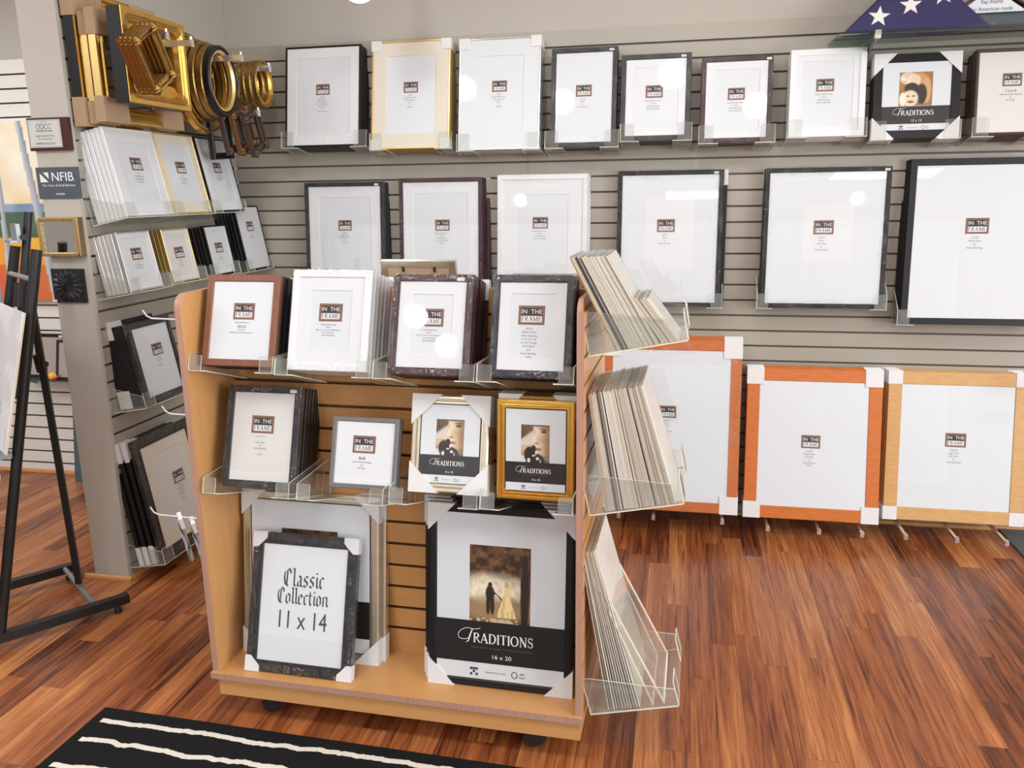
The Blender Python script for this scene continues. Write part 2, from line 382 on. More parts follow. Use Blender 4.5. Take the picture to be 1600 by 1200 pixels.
GL = {
    'I': (.30, lambda: vs(.15)),
    'F': (.58, lambda: vs(.15) + stroke([(.1, .975), (.55, .975)], TN) + stroke([(.55, .99), (.55, .82)], [.06, .02]) + stroke([(.15, .52), (.42, .52)], TN) + stroke([(.42, .6), (.42, .44)], .03)),
    'E': (.62, lambda: vs(.15) + stroke([(.1, .975), (.55, .975)], TN) + stroke([(.55, .99), (.55, .82)], [.06, .02]) + stroke([(.15, .52), (.44, .52)], TN) + stroke([(.44, .6), (.44, .44)], .03) + stroke([(.1, .025), (.58, .025)], TN) + stroke([(.58, .01), (.6, .2)], [.06, .02])),
    'R': (.70, lambda: vs(.15) + stroke([(.15, .975), (.35, .975)], TN) + bowl(.35, .75, .2, .225, 90, -90) + stroke([(.15, .52), (.35, .52)], TN) + stroke([(.32, .52), (.68, .02)], [.1, .12])),
    'D': (.78, lambda: vs(.15) + stroke([(.15, .975), (.35, .975)], TN) + bowl(.35, .5, .35, .475, 90, -90) + stroke([(.15, .025), (.35, .025)], TN)),
    'A': (.76, lambda: stroke([(.08, .0), (.38, 1.0)], TN) + stroke([(.36, 1.0), (.68, .0)], TK) + stroke([(.18, .34), (.56, .34)], TN) + stroke([(-.02, .015), (.2, .015)], .035) + stroke([(.55, .015), (.8, .015)], .035)),
    'T': (.66, lambda: vs(.33, head=0) + stroke([(.03, .975), (.63, .975)], TN) + stroke([(.03, .99), (.03, .8)], [.05, .02]) + stroke([(.63, .99), (.63, .8)], [.05, .02])),
    'M': (.95, lambda: vs(.14, w=TN, head=0) + stroke([(.14, .98), (.46, .05)], TK) + stroke([(.46, .05), (.78, .98)], TN) + vs(.80) + stroke([(.02, .985), (.2, .985)], .035)),
    'N': (.80, lambda: vs(.14, w=TN, head=0) + stroke([(.12, .98), (.66, .03)], TK) + vs(.66, w=TN, foot=0) + stroke([(.0, .985), (.18, .985)], .035)),
    'O': (.80, lambda: bowl(.38, .5, .34, .49, 0, 360, 28)),
    'S': (.55, lambda: stroke(arc(.26, .75, .19, .235, 20, 270, 12) + arc(.26, .26, .21, .25, 90, -160, 12), [TN] * 5 + [.09] * 5 + [TK] * 6 + [.10] * 5 + [TN] * 5) + stroke([(.45, .72), (.46, .95)], .03) + stroke([(.05, .3), (.04, .05)], .03)),
}
def put_serif(mb, txt, cx, z0, size, y, m, sp=.08, sx=1.0):
    w = sum(GL[c][0] + sp for c in txt) - sp; x = -w / 2
    for c in txt:
        for q in GL[c][1](): mb.face([(cx + (x + p[0]) * size * sx, y, z0 + p[1] * size) for p in q], m)
        x += GL[c][0] + sp
    return w * size * sx
# broad-nib black letter: letters as pen strokes
NIB = (math.cos(R(38)), math.sin(R(38)))
def nib(path, w):
    out = []; nx, ny = NIB[0] * w / 2, NIB[1] * w / 2
    for (a, b), (c, d) in zip(path, path[1:]):
        out.append([(a - nx, b - ny), (a + nx, b + ny), (c + nx, d + ny), (c - nx, d - ny)])
    return out
BL = {
    'C': (.62, [[(.50, .88), (.36, 1.0), (.14, .82), (.09, .5), (.16, .14), (.36, .0), (.56, .16)], [(.30, .92), (.27, .12)], [(.50, .88), (.52, .72)]]),
    'l': (.22, [[(.04, 1.04), (.12, .96), (.12, .12), (.20, .02)]]),
    'a': (.44, [[(.08, .55), (.20, .64), (.32, .54), (.32, .1), (.42, .02)], [(.32, .36), (.14, .30), (.10, .12), (.20, .02), (.32, .12)]]),
    's': (.38, [[(.32, .56), (.20, .64), (.09, .52), (.12, .38), (.28, .28), (.30, .12), (.18, .0), (.05, .10)]]),
    'i': (.22, [[(.03, .56), (.12, .62), (.12, .10), (.21, .02)], [(.08, .86), (.14, .80)]]),
    'c': (.36, [[(.32, .56), (.20, .64), (.09, .52), (.09, .12), (.20, .0), (.33, .10)]]),
    'o': (.42, [[(.20, .64), (.08, .52), (.08, .12), (.20, .0), (.34, .12), (.34, .52), (.20, .64)]]),
    'e': (.38, [[(.10, .30), (.33, .44), (.30, .56), (.20, .64), (.08, .52), (.08, .12), (.20, .0), (.34, .10)]]),
    't': (.30, [[(.12, .84), (.12, .12), (.22, .0), (.29, .06)], [(.02, .60), (.26, .62)]]),
    'n': (.48, [[(.02, .56), (.10, .62), (.10, .0)], [(.10, .52), (.24, .64), (.36, .54), (.36, .12), (.46, .02)]]),
}
def put_black(mb, txt, cx, z0, size, y, m):
    w = sum(BL[c][0] + .03 for c in txt); x = -w / 2
    for c in txt:
        for path in BL[c][1]:
            for k, q in enumerate(nib(path, .13)):
                mb.face([(cx + (x + p[0]) * size * .92, y - .00002 * k, z0 + p[1] * size) for p in q], m)
        x += BL[c][0] + .03

# ------------------------------------------------------------------ pictures (painted by position)
def lerp(a, b, t): t = max(0, min(1, t)); return tuple(x + (y - x) * t for x, y in zip(a, b))
def sst(a, b, x): t = max(0, min(1, (x - a) / (b - a))); return t * t * (3 - 2 * t)
def hn(x, y, s=0):
    xi, yi = math.floor(x), math.floor(y); fx, fy = x - xi, y - yi
    def h(a, b): v = math.sin(a * 127.1 + b * 311.7 + s * 17.3) * 43758.5453; return v - math.floor(v)
    fx = fx * fx * (3 - 2 * fx); fy = fy * fy * (3 - 2 * fy)
    return (h(xi, yi) * (1 - fx) + h(xi + 1, yi) * fx) * (1 - fy) + (h(xi, yi + 1) * (1 - fx) + h(xi + 1, yi + 1) * fx) * fy
def ell(u, v, cx, cy, rx, ry, soft=.15): return 1 - sst(1 - soft, 1 + soft, math.hypot((u - cx) / rx, (v - cy) / ry))
def pic_wedding(u, v):
    n = hn(u * 14, v * 16) * .6 + hn(u * 30, v * 34, 2) * .4
    c = lerp((.035, .014, .005), (.28, .13, .05), (n - .35) * 1.6)
    lit = ell(u, v, .35, .48, .62, .16, .5) * (1 if u < .84 else .1)
    c = lerp(c, (.95, .85, .62), lit * (.55 + .6 * n))
    g = ell(u, v, .4, .22, .7, .14, .6); c = lerp(c, (.42, .27, .13), g * .8)
    if v < .12 and n > .55: c = (.62, .5, .33)
    c = lerp(c, (.02, .01, .006), ell(u, v, .91, .4, .07, .5))
    for cx, cy, rx, ry in ((.34, .53, .035, .03), (.34, .42, .075, .10), (.31, .28, .035, .12), (.38, .28, .035, .12)): c = lerp(c, (.015, .011, .009), ell(u, v, cx, cy, rx, ry))
    if abs((v - .42) + (u - .44) * .7) < .012 and .38 < u < .54: c = (.03, .02, .015)
    c = lerp(c, (.55, .40, .18), ell(u, v, .615, .54, .04, .04)); c = lerp(c, (.80, .62, .30), ell(u, v, .62, .43, .06, .08))
    wd = .055 + .10 * sst(.42, .13, v)
    if .13 < v < .40 and abs(u - .61) < wd: c = (.86, .68, .34) if hn(u * 30, v * 6) > .4 else (.68, .50, .22)
    return c
def pic_face(u, v):
    n = hn(u * 9, v * 10)
    # pale background with a tan band, then the face seen three-quarter
    c = lerp((.74, .72, .66), (.60, .55, .46), v)
    if .24 < v < .50: c = lerp((.42, .28, .15), (.62, .46, .28), sst(.24, .42, v))
    edge = .47 - .13 * math.exp(-((v - .62) / .06) ** 2) + .05 * math.exp(-((v - .78) / .05) ** 2) + .03 * math.cos(v * 22)
    if v > .18:
        sh = sst(edge, 1.0, u)
        skin = lerp((.84, .70, .50), (.33, .20, .10), sh * .95 + .08 * n)
        c = lerp(c, skin, sst(edge - .02, edge + .02, u))
    c = lerp(c, (.30, .18, .10), .8 * ell(u, v, .55, .545, .09, .030, .4))
    c = lerp(c, (.86, .74, .56), .7 * ell(u, v, .47, .66, .05, .09, .6))
    c = lerp(c, (.26, .11, .07), .9 * ell(u, v, .60, .40, .12, .032, .4))
    c = lerp(c, (.05, .03, .02), ell(u, v, .80, .835, .10, .030, .4)); c = lerp(c, (.09, .05, .03), .8 * ell(u, v, .80, .90, .16, .025, .5))
    hair = sst(.0, .10, (v - .79) + .55 * max(0, .38 - u)) if u < .42 else sst(.0, .06, v - .93)
    c = lerp(c, lerp((.035, .022, .015), (.22, .14, .08), hn(u * 26 + v * 6, v * 4)), hair)
    toy = max(ell(u, v, .30, .26, .20, .20, .12), ell(u, v, .50, .08, .34, .22, .12), ell(u, v, .44, .40, .09, .10, .2))
    c = lerp(c, (.022, .018, .016), toy)
    for cx, cy, rx, ry in ((.27, .12, .05, .055), (.27, .09, .02, .07), (.58, .17, .055, .035), (.52, .31, .022, .06), (.44, .24, .05, .02), (.68, .10, .02, .05)): c = lerp(c, (.82, .74, .62), ell(u, v, cx, cy, rx, ry, .3))
    return lerp(c, (.03, .02, .015), .85 * sst(.30, .10, v) * sst(.62, .80, u))
def pic_hug(u, v):
    c = lerp((.42, .20, .06), (.30, .15, .05), hn(u * 3, v * 3))
    c = lerp(c, (.58, .33, .13), ell(u, v, .58, .64, .34, .34)); c = lerp(c, (.62, .38, .18), ell(u, v, .82, .45, .14, .38))
    c = lerp(c, (.90, .84, .72), ell(u, v, .28, .82, .26, .18) * (.4 + .6 * hn(u * 18, v * 18)))
    c = lerp(c, (.78, .62, .42), ell(u, v, .48, .76, .16, .16))
    c = lerp(c, (.03, .02, .018), ell(u, v, .38, .52, .22, .17)); c = lerp(c, (.03, .02, .018), ell(u, v, .68, .35, .16, .3))
    c = lerp(c, (.80, .64, .46), ell(u, v, .34, .22, .24, .24)); c = lerp(c, (.88, .80, .68), ell(u, v, .12, .2, .1, .2))
    for e in (.27, .44): c = lerp(c, (.05, .03, .02), ell(u, v, e, .29, .05, .02))
    c = lerp(c, (.25, .08, .05), ell(u, v, .36, .12, .10, .035)); return c
def pic_birch(u, v):
    n = hn(u * 7, v * 9); n2 = hn(u * 22, v * 5, 3)
    if v > .55: c = lerp((.80, .66, .38), (.88, .84, .74), n)
    elif v > .50: c = lerp((.16, .26, .42), (.4, .48, .6), n)
    elif v > .36: c = lerp((.05, .10, .055), (.12, .2, .14), n)
    elif v > .20: c = lerp((.78, .48, .07), (.85, .30, .04), n)
    else: c = lerp((.72, .10, .035), (.60, .20, .06), n)
    for x0, s, w in ((.20, .05, .035), (.42, .12, .03), (.74, .20, .05), (.98, .1, .03)):
        xc = x0 + s * (1 - v) * (1 if x0 > .5 else -.6) - .05
        w2 = w * (1.3 - .6 * v)
        if abs(u - xc) < w2: c = lerp((.62, .62, .62), (.20, .26, .36), sst(-w2, w2, u - xc) * .8 + .3 * n2)
    return c
def pic_dusk(u, v):
    c = lerp((.70, .72, .75), (.84, .85, .88), hn(u * 3, v * 3)); k = hn(u * 5 + v * 3, v * 7)
    if k > .6: c = (.92, .94, .97)
    if abs(u - .55 - .1 * math.sin(v * 9)) < .012 and v < .5: c = (.3, .3, .32)
    return c
def picture(name, fn, x0, x1, z0, z1, y, nx=84, nz=108, parent=None):
    def mk():
        mb = MB(); mb.cols = []
        rings = []
        for j in range(nz + 1):
            rings.append([(x0 + (x1 - x0) * i / nx, y, z0 + (z1 - z0) * j / nz) for i in range(nx + 1)])
            mb.cols += [fn(i / nx, j / nz) for i in range(nx + 1)]
        mb.grid(rings, 'picture', closed_u=False, sm=False); return mb.mesh(name)
    return link(name, cached(('pic', fn.__name__, x0, x1, z0, z1, y), mk), parent)

# ------------------------------------------------------------------ picture frames
def profile(kind, m, t):
    if kind == 'flat': return [(0, t), (0, .0015), (.0015, 0), (m - .002, 0), (m, .0025), (m, t)]
    if kind == 'bevel': return [(0, t), (0, .004), (m * .25, 0), (m * .75, .001), (m, .006), (m, t)]
    if kind == 'step': return [(0, t), (0, .003), (.004, 0), (m * .35, 0), (m * .40, .003), (m * .55, .002), (m * .62, .006), (m * .80, .006), (m * .86, .010), (m, .011), (m, t)]
    if kind == 'round': return [(0, t)] + [(m / 2 - m / 2 * math.cos(a), .008 - .008 * math.sin(a)) for a in [PI * k / 6 for k in range(7)]] + [(m, t)]
def label_mesh():
    """unit-wide shop label: brown border, black half with IN THE, white half with FRAME"""
    mb = MB(); w, h = 1.0, .72
    def q(x0, x1, z0, z1, y, m): mb.face([(x0, y, z0), (x1, y, z0), (x1, y, z1), (x0, y, z1)], m)
    q(-.5, .5, -h / 2, h / 2, 0, 'label_black'); q(-.485, .485, -h / 2 + .015, h / 2 - .015, -.004, 'label_brown'); q(-.41, .41, -h / 2 + .08, h / 2 - .08, -.008, 'label_black')
    q(-.40, .40, -h / 2 + .09, -.03, -.012, 'label_white')
    put_text(mb, 'IN  THE', 0, .055, .235, -.016, 'label_white')
    put_serif(mb, 'FRAME', 0, -.235, .18, -.016, 'ink', sx=1.08)
    return mb.mesh('printed_label')
def caption_mesh(lines, s):
    mb = MB(); z = 0
    for ln in lines:
        k = 1.0
        if ln.startswith('*'): ln = ln[1:]; k = 1.9
        z -= s * 1.15 * k
        put_text(mb, ln, 0, z, s * k, 0, 'ink_grey' if k == 1 else 'ink')
        z -= s * .12
    return mb.mesh('caption_text')
def trad_insert(root, x0, x1, z0, z1, y, fn, size_txt, sq=False):
    """printed sales insert: white sheet, photograph, black band with the word TRADITIONS"""
    W_, H_ = x1 - x0, z1 - z0
    mb = MB(); mb.face([(x0, y, z0), (x1, y, z0), (x1, y, z1), (x0, y, z1)], 'paper'); ins = mb.build('insert_sheet', root)
    b0, b1 = z0 + H_ * .10, z0 + H_ * .355
    pw = (.26, .735, .32, .815) if not sq else (.25, .73, .36, .85)
    picture('photograph', fn, x0 + W_ * pw[0], x0 + W_ * pw[1], z0 + H_ * pw[2], z0 + H_ * pw[3], y - .0003, parent=ins)
    def mk():
        b = MB(); b.face([(x0, y - .0006, b0), (x1, y - .0006, b0), (x1, y - .0006, b1), (x0, y - .0006, b1)], 'band_black')
        s = W_ * .077; cx = (x0 + x1) / 2; zt = b0 + (b1 - b0) * .48; yy = y - .0009
        tw = put_serif(b, 'RADITIONS', cx + s * .35, zt, s, yy, 'label_white', sp=.06)
        lx = cx + s * .35 - tw / 2
        sw = [(lx - .25 * s, zt + .62 * s), (lx - .75 * s, zt + .28 * s), (lx - 1.45 * s, zt + .35 * s), (lx - 1.45 * s, zt + .95 * s), (lx - .75 * s, zt + 1.42 * s), (lx + .1 * s, zt + 1.38 * s), (lx + .75 * s, zt + 1.50 * s)]
        pts = []
        for i in range(len(sw) - 1):   # smooth swash capital
            p0, p1, p2, p3 = sw[max(i - 1, 0)], sw[i], sw[i + 1], sw[min(i + 2, len(sw) - 1)]
            for k in range(6):
                t = k / 6; pts.append(tuple(.5 * ((2 * b_) + (-a_ + c_) * t + (2 * a_ - 5 * b_ + 4 * c_ - d_) * t * t + (-a_ + 3 * b_ - 3 * c_ + d_) * t ** 3) for a_, b_, c_, d_ in zip(p0, p1, p2, p3)))
        pts.append(sw[-1])
        for q in stroke(pts, s * .055): b.face([(p[0], yy, p[1]) for p in q], 'label_white')
        for q in stroke([(lx - .08 * s, zt + 1.36 * s), (lx - .30 * s, zt + .75 * s), (lx - .48 * s, zt + .10 * s), (lx - .75 * s, zt - .05 * s)], [s * .10, s * .15, s * .10, s * .04]): b.face([(p[0], yy, p[1]) for p in q], 'label_white')
        put_text(b, 'Classic custom mouldings in a readymade wall frame', cx + s * .2, zt - s * .55, s * .26, yy, 'ink_grey', sx=1.15)
        put_text(b, size_txt, cx + s * .2, b0 + (b1 - b0) * .12, s * .62, yy, 'label_white', sx=1.1)
        # marks in the white strip
        k = W_ * .022; mx = x0 + W_ * .30; mz = z0 + H_ * .045
        for i, j in ((-1, 1), (0, 1), (1, 1), (-1, -1), (1, -1), (0, 0)): b.face([(mx + i * k - k * .42, yy, mz + j * k - k * .42), (mx + i * k + k * .42, yy, mz + j * k - k * .42), (mx + i * k + k * .42, yy, mz + j * k + k * .42), (mx + i * k - k * .42, yy, mz + j * k + k * .42)], 'ink')
        put_text(b, 'TRADITIONS 2 PACK', x0 + W_ * .47, mz - k * .3, k * .8, yy, 'ink_grey')
        for q in stroke(arc(x0 + W_ * .62, mz, k, k * 1.2, 0, 360, 10), k * .25): b.face([(p[0], yy, p[1]) for p in q], 'ink')
        put_text(b, 'MIX', x0 + W_ * .68, mz + k * .2, k, yy, 'ink'); put_text(b, 'Paper', x0 + W_ * .68, mz - k * .9, k, yy, 'ink_grey')
        return b.mesh('printed_band')
    link('printed_band', cached(('tb', x0, x1, z0, z1, y, size_txt), mk), ins)
STYLES = {}
def make_frame(M, w, h, st, label, cat='picture frame', group=None, front=True):
    """st: dict(col, m, t, prof, mat, insert, cap, label, caption, sticker, wrap)"""
    g = lambda k, d=None: st.get(k, d)
    w, h = round(w, 3), round(h, 3); m, t = g('m', .02), g('t', .018)
    root = empty('picture_frame', M, label, cat, group)
    def mk():
        mb = MB(); p = profile(g('prof', 'flat'), m, t); sc = g('side')
        mb.sweep_rect(w, h, p, g('col'), mats=[sc or g('col')] + [g('col')] * (len(p) - 2) + [sc or g('col')])
        return mb.mesh('moulding')
    link('moulding', cached(('mo', w, h, m, t, g('prof', 'flat'), g('col'), g('side')), mk), root)
    yi = .0045 if m > .012 else .003
    x0, x1, z0, z1 = m - .002, w - m + .002, m - .002, h - m + .002
    def mk2():
        mb = MB(); mb.box(x0, x1, t - .004, t - .001, z0, z1, 'backing'); return mb.mesh('backing_board')
    link('backing_board', cached(('bk', w, h, m, t), mk2), root)
    if g('trad'):
        trad_insert(root, x0, x1, z0, z1, yi, g('trad')[0], g('trad')[1], g('trad')[2] if len(g('trad')) > 2 else False)
    else:
        inn = g('inner')
        mi = g('mat', 0); ii = yi + (.0022 if mi else 0)
        def mk3():
            mb = MB(); mb.face([(x0, ii, z0), (x1, ii, z0), (x1, ii, z1), (x0, ii, z1)], g('insert', 'paper')); return mb.mesh('insert_sheet')
        ins = link('insert_sheet', cached(('is', w, h, m, t, mi, g('insert')), mk3), root)
        if inn and front:
            mb = MB(); mb.face([(w * inn[0], ii - .0001, h * inn[2]), (w * inn[1], ii - .0001, h * inn[2]), (w * inn[1], ii - .0001, h * inn[3]), (w * inn[0], ii - .0001, h * inn[3])], 'white_card'); mb.build('paper_card', ins)
        if mi:
            def mk4():
                mb = MB(); b = mi * (x1 - x0); W2, H2 = x1 - x0, z1 - z0
                mb.sweep_rect(W2, H2, [(0, yi), (b, yi), (b + .0015, ii - .0001)], g('matcol', 'white_card'), x0=x0, z0=z0, closed=False); return mb.mesh('mat_board')
            link('mat_board', cached(('mt', w, h, m, t, mi, g('matcol')), mk4), root)
        if front and g('label', 0):
            lw = g('label'); u, v = g('lpos', (.5, .57)); lm = cached('label', label_mesh)
            o = link('printed_label', lm, ins, T(w * u, ii - .0003, h * v) @ Matrix.Scale(lw, 4))
            if g('cap_txt'):
                cs = g('cap_size', lw * .125); cm = cached(('cap', tuple(g('cap_txt')), round(cs, 4)), lambda: caption_mesh(g('cap_txt'), cs))
                link('caption_text', cm, ins, T(w * u - lw * .06, ii - .0004, h * v - lw * .42))
        if front and g('extra'): g('extra')(ins, w, h, ii - .0005)
    if front or g('glaze_all'):
        def mk5():
            mb = MB(); mb.face([(x0, .002, z0), (x1, .002, z0), (x1, .002, z1), (x0, .002, z1)], 'glass'); return mb.mesh('glazing')
        link('glazing', cached(('gz', w, h, m), mk5), root)
    cp = g('cap')
    if cp:
        style, s = cp[0], cp[1]; e = .0022; cw = cp[2] if len(cp) > 2 else (0, 1, 2, 3)
        for k in cw:
            def mk6():
                mb = MB()
                if style == 'tri': poly = [(-e, -e), (s, -e), (s - .004, e), (e, s - .004), (-e, s)]
                elif style == 'clip': poly = [(-e, -e), (s, -e), (s, s * .35), (s * .35, s), (-e, s)]
                else: poly = [(-e, -e), (s, -e), (s, s), (-e, s)]
                sx = 1 if k in (0, 3) else -1; sz = 1 if k in (0, 1) else -1
                pp = [((0 if sx > 0 else w) + sx * p[0], (0 if sz > 0 else h) + sz * p[1]) for p in poly]
                if sx * sz < 0: pp.reverse()
                mb.prism(pp, -e, t + e, 'cap_white'); return mb.mesh('corner_protector')
            link('corner_protector', cached(('cp', w, h, t, cp[:2], k), mk6), root)
    if front and g('sticker'):
        def mk7():
            mb = MB(); sx, sz = w - g('sticker'), h - .014
            mb.face([(sx - .011, -.0006, sz - .005), (sx + .011, -.0006, sz - .005), (sx + .011, -.0006, sz + .005), (sx - .011, -.0006, sz + .005)], 'label_white')
            put_text(mb, '19.95', sx, sz - .002, .006, -.0009, 'ink_grey'); return mb.mesh('price_sticker')
        link('price_sticker', cached(('st', w, h, g('sticker')), mk7), root)
    if front and g('wrap'):
        def mk8():
            mb = MB(); e = .0015
            mb.sweep_rect(w + 2 * e, h + 2 * e, [(0, t + e), (0, -e), (.004, -e - .0006)], 'wrap', x0=-e, z0=-e, closed=False)
            a = .004 - e; mb.face([(a, -e - .0006, a), (w - a, -e - .0006, a), (w - a, -e - .0006, h - a), (a, -e - .0006, h - a)], 'wrap'); return mb.mesh('shrink_wrap')
        link('shrink_wrap', cached(('wr', w, h, t), mk8), root)
    return root
def stack(M, w, h, st, n, desc, where, group, back=None, jit=.0015, step=None, dx=0.0, nback=None, cat='picture frame', level=0):
    """front frame plus n-1 behind it"""
    t = st.get('t', .018); step = step or t + .0025
    make_frame(M, w, h, st, desc, cat, group, True)
    for i in range(1, n):
        s2 = dict(st); s2.update(back or {})
        if nback and i >= nback[0]: s2.update(nback[1])
        dz = random.uniform(-.001, 0); jx = random.uniform(-jit, jit) + dx * i
        ww, hh = w + s2.get('dw', 0), h + s2.get('dh', 0)
        if level: dz = i * step * math.tan(R(level))
        make_frame(M @ T(jx, i * step, dz) @ RY(random.uniform(-.002, .002)), ww, hh, s2, '%s frame back in %s' % (ordw[i], where), cat, group, False)

# ------------------------------------------------------------------ room
GROUND = lambda n: 2.3511 - .0762 * n
def slat_profile(z0, z1, grooves, dep=.013, gh=.0095):
    pts = [(0, z0)]
    for z in sorted(grooves):
        if z0 + .01 < z < z1 - .01: pts += [(0, z - gh / 2), (dep, z - gh / 2), (dep, z + gh / 2), (0, z + gh / 2)]
    pts.append((0, z1)); return pts
def slat_panel(mb, x0, x1, y, z0, z1, grooves, m='slat_beige', gm='groove', M=None):
    p = slat_profile(z0, z1, grooves)
    for i in range(len(p) - 1):
        q = [Vector((x0, y + p[i][0], p[i][1])), Vector((x1, y + p[i][0], p[i][1])), Vector((x1, y + p[i + 1][0], p[i + 1][1])), Vector((x0, y + p[i + 1][0], p[i + 1][1]))]
        if M: q = [M @ v for v in q]
        mb.face(q, gm if p[i][0] > 0 or p[i + 1][0] > 0 else m)
CEIL = 3.0
mb = MB(); mb.box(-7, 5, -5, WY + .2, -.1, 0, 'floor'); struct(mb.build('floor'))
mb = MB(); mb.box(-7, 5, -5, WY + .2, CEIL, CEIL + .1, 'ceiling'); struct(mb.build('ceiling'))
gs = [GROUND(n) for n in range(0, 31)]
mb = MB()
TOPZ = GROUND(0) + .077
slat_panel(mb, WX, -.7585, WY, 0, TOPZ, gs); slat_panel(mb, -.7565, 4.4, WY, 0, TOPZ, gs)
mb.box(-.7585, -.7565, WY + .004, WY + .01, 0, TOPZ, 'groove')
mb.box(WX, 4.4, WY + .014, WY + .2, 0, TOPZ, 'paint'); mb.box(WX - .1, 4.4, WY + .002, WY + .2, TOPZ, CEIL, 'paint')
slat_panel(mb, -7, -2.535, WY, 0, TOPZ, gs, 'slat_lit'); mb.box(-7, WX - .1, WY + .014, WY + .2, 0, TOPZ, 'slat_lit'); mb.box(-7, WX - .1, WY + .002, WY + .2, TOPZ, CEIL, 'paint')
struct(mb.build('wall_back'))
# side wing: painted end, slatwall on the right face
mb = MB()
mb.box(-2.535, WX - .016, 2.955, WY, 0, CEIL, 'column_paint'); mb.box(WX - .016, WX, 2.955, 2.975, 0, CEIL, 'column_paint'); mb.box(WX - .016, WX - .002, 2.975, WY, TOPZ, CEIL, 'paint')
Mw = T(WX, 0, 0) @ RZ(PI / 2)
slat_panel(mb, 2.975, WY, 0, 0, TOPZ, gs, M=Mw)
struct(mb.build('wall_side'))
mb = MB(); mb.box(4.4, 4.6, -5, WY + .2, 0, CEIL, 'paint'); struct(mb.build('wall_right'))
mb = MB(); mb.box(-7.2, -7, -5, WY + .2, 0, CEIL, 'paint'); struct(mb.build('wall_left'))
mb = MB(); mb.box(-7, 5, -5.2, -5, 0, .35, 'paint'); mb.box(-7, 5, -5.2, -5, 2.75, CEIL, 'paint')
for x in (-7, -4, -1, 2, 4.6): mb.box(x, x + .12, -5.2, -5, .35, 2.75, 'alu')
struct(mb.build('wall_front'))
def quarter(name, x0, x1, y, z=0, side=False):
    mb = MB(); poly = [(0, 0)] + [(-.016 * math.cos(a), .02 * math.sin(a)) for a in [k * PI / 12 for k in range(7)]]
    if side: mb.prism([(-p[0], p[1]) for p in poly], x0, x1, 'oak_trim', 'y', M=T(y, 0, 0))
    else: mb.prism(poly, x0, x1, 'oak_trim', 'x', M=T(0, y, 0))
    return struct(mb.build(name))
quarter('baseboard_back', WX, 4.4, WY); quarter('baseboard_left', -7, -2.535, WY); quarter('baseboard_front', -2.585, WX + .016, 2.955)
mb = MB(); mb.prism([(0, 0)] + [(.016 * math.cos(a), .02 * math.sin(a)) for a in [k * PI / 12 for k in range(7)]], 2.955, WY, 'oak_trim', 'y', M=T(WX, 0, 0)); struct(mb.build('baseboard_right'))

# ------------------------------------------------------------------ acrylic holders
def holder(M, w, label, group, tab=.038, th=.045, depth=.2, side_h=.10, full=False, back=None, end_style='slope'):
    """clear tray: floor, two raised ends, corner tabs at the front; local origin = front left bottom"""
    k = .003; e = 'acrylic_edge'
    root = empty('acrylic_holder', M, label, 'acrylic display holder', group)
    def mk():
        mb = MB()
        mb.prism([(0, 0), (tab * 1.35, 0), (tab * 1.35, depth), (0, depth)], -k, 0, 'acrylic', 'z', em=e)
        return mb.mesh('floor_strip')
    fm = cached(('hf', tab, depth), mk)
    link('floor_strip', fm, root); link('floor_strip', fm, root, T(w - tab * 1.35, 0, 0))
    def mk2():
        mb = MB(); mb.prism([(0, 0), (depth, 0), (depth, side_h), (depth * .9, side_h), (0, th)], 0, k, 'acrylic', 'x', em=e); return mb.mesh('end_wall')
    sm = cached(('hs', depth, side_h, th), mk2)
    link('end_wall', sm, root); link('end_wall', sm, root, T(w - k, 0, 0))
    def mk3():
        mb = MB(); mb.prism([(0, 0), (tab, 0), (tab, th - .004), (tab - .004, th), (0, th)], -k, 0, 'acrylic', 'y', em=e); return mb.mesh('front_tab')
    tm = cached(('ht', tab, th), mk3)
    link('front_tab', tm, root)
    def mk3b():
        mb = MB(); mb.prism([(0, 0), (tab, 0), (tab, th), (.004, th), (0, th - .004)], -k, 0, 'acrylic', 'y', em=e); return mb.mesh('front_tab')
    link('front_tab', cached(('ht2', tab, th), mk3b), root, T(w - tab, 0, 0))
    return root

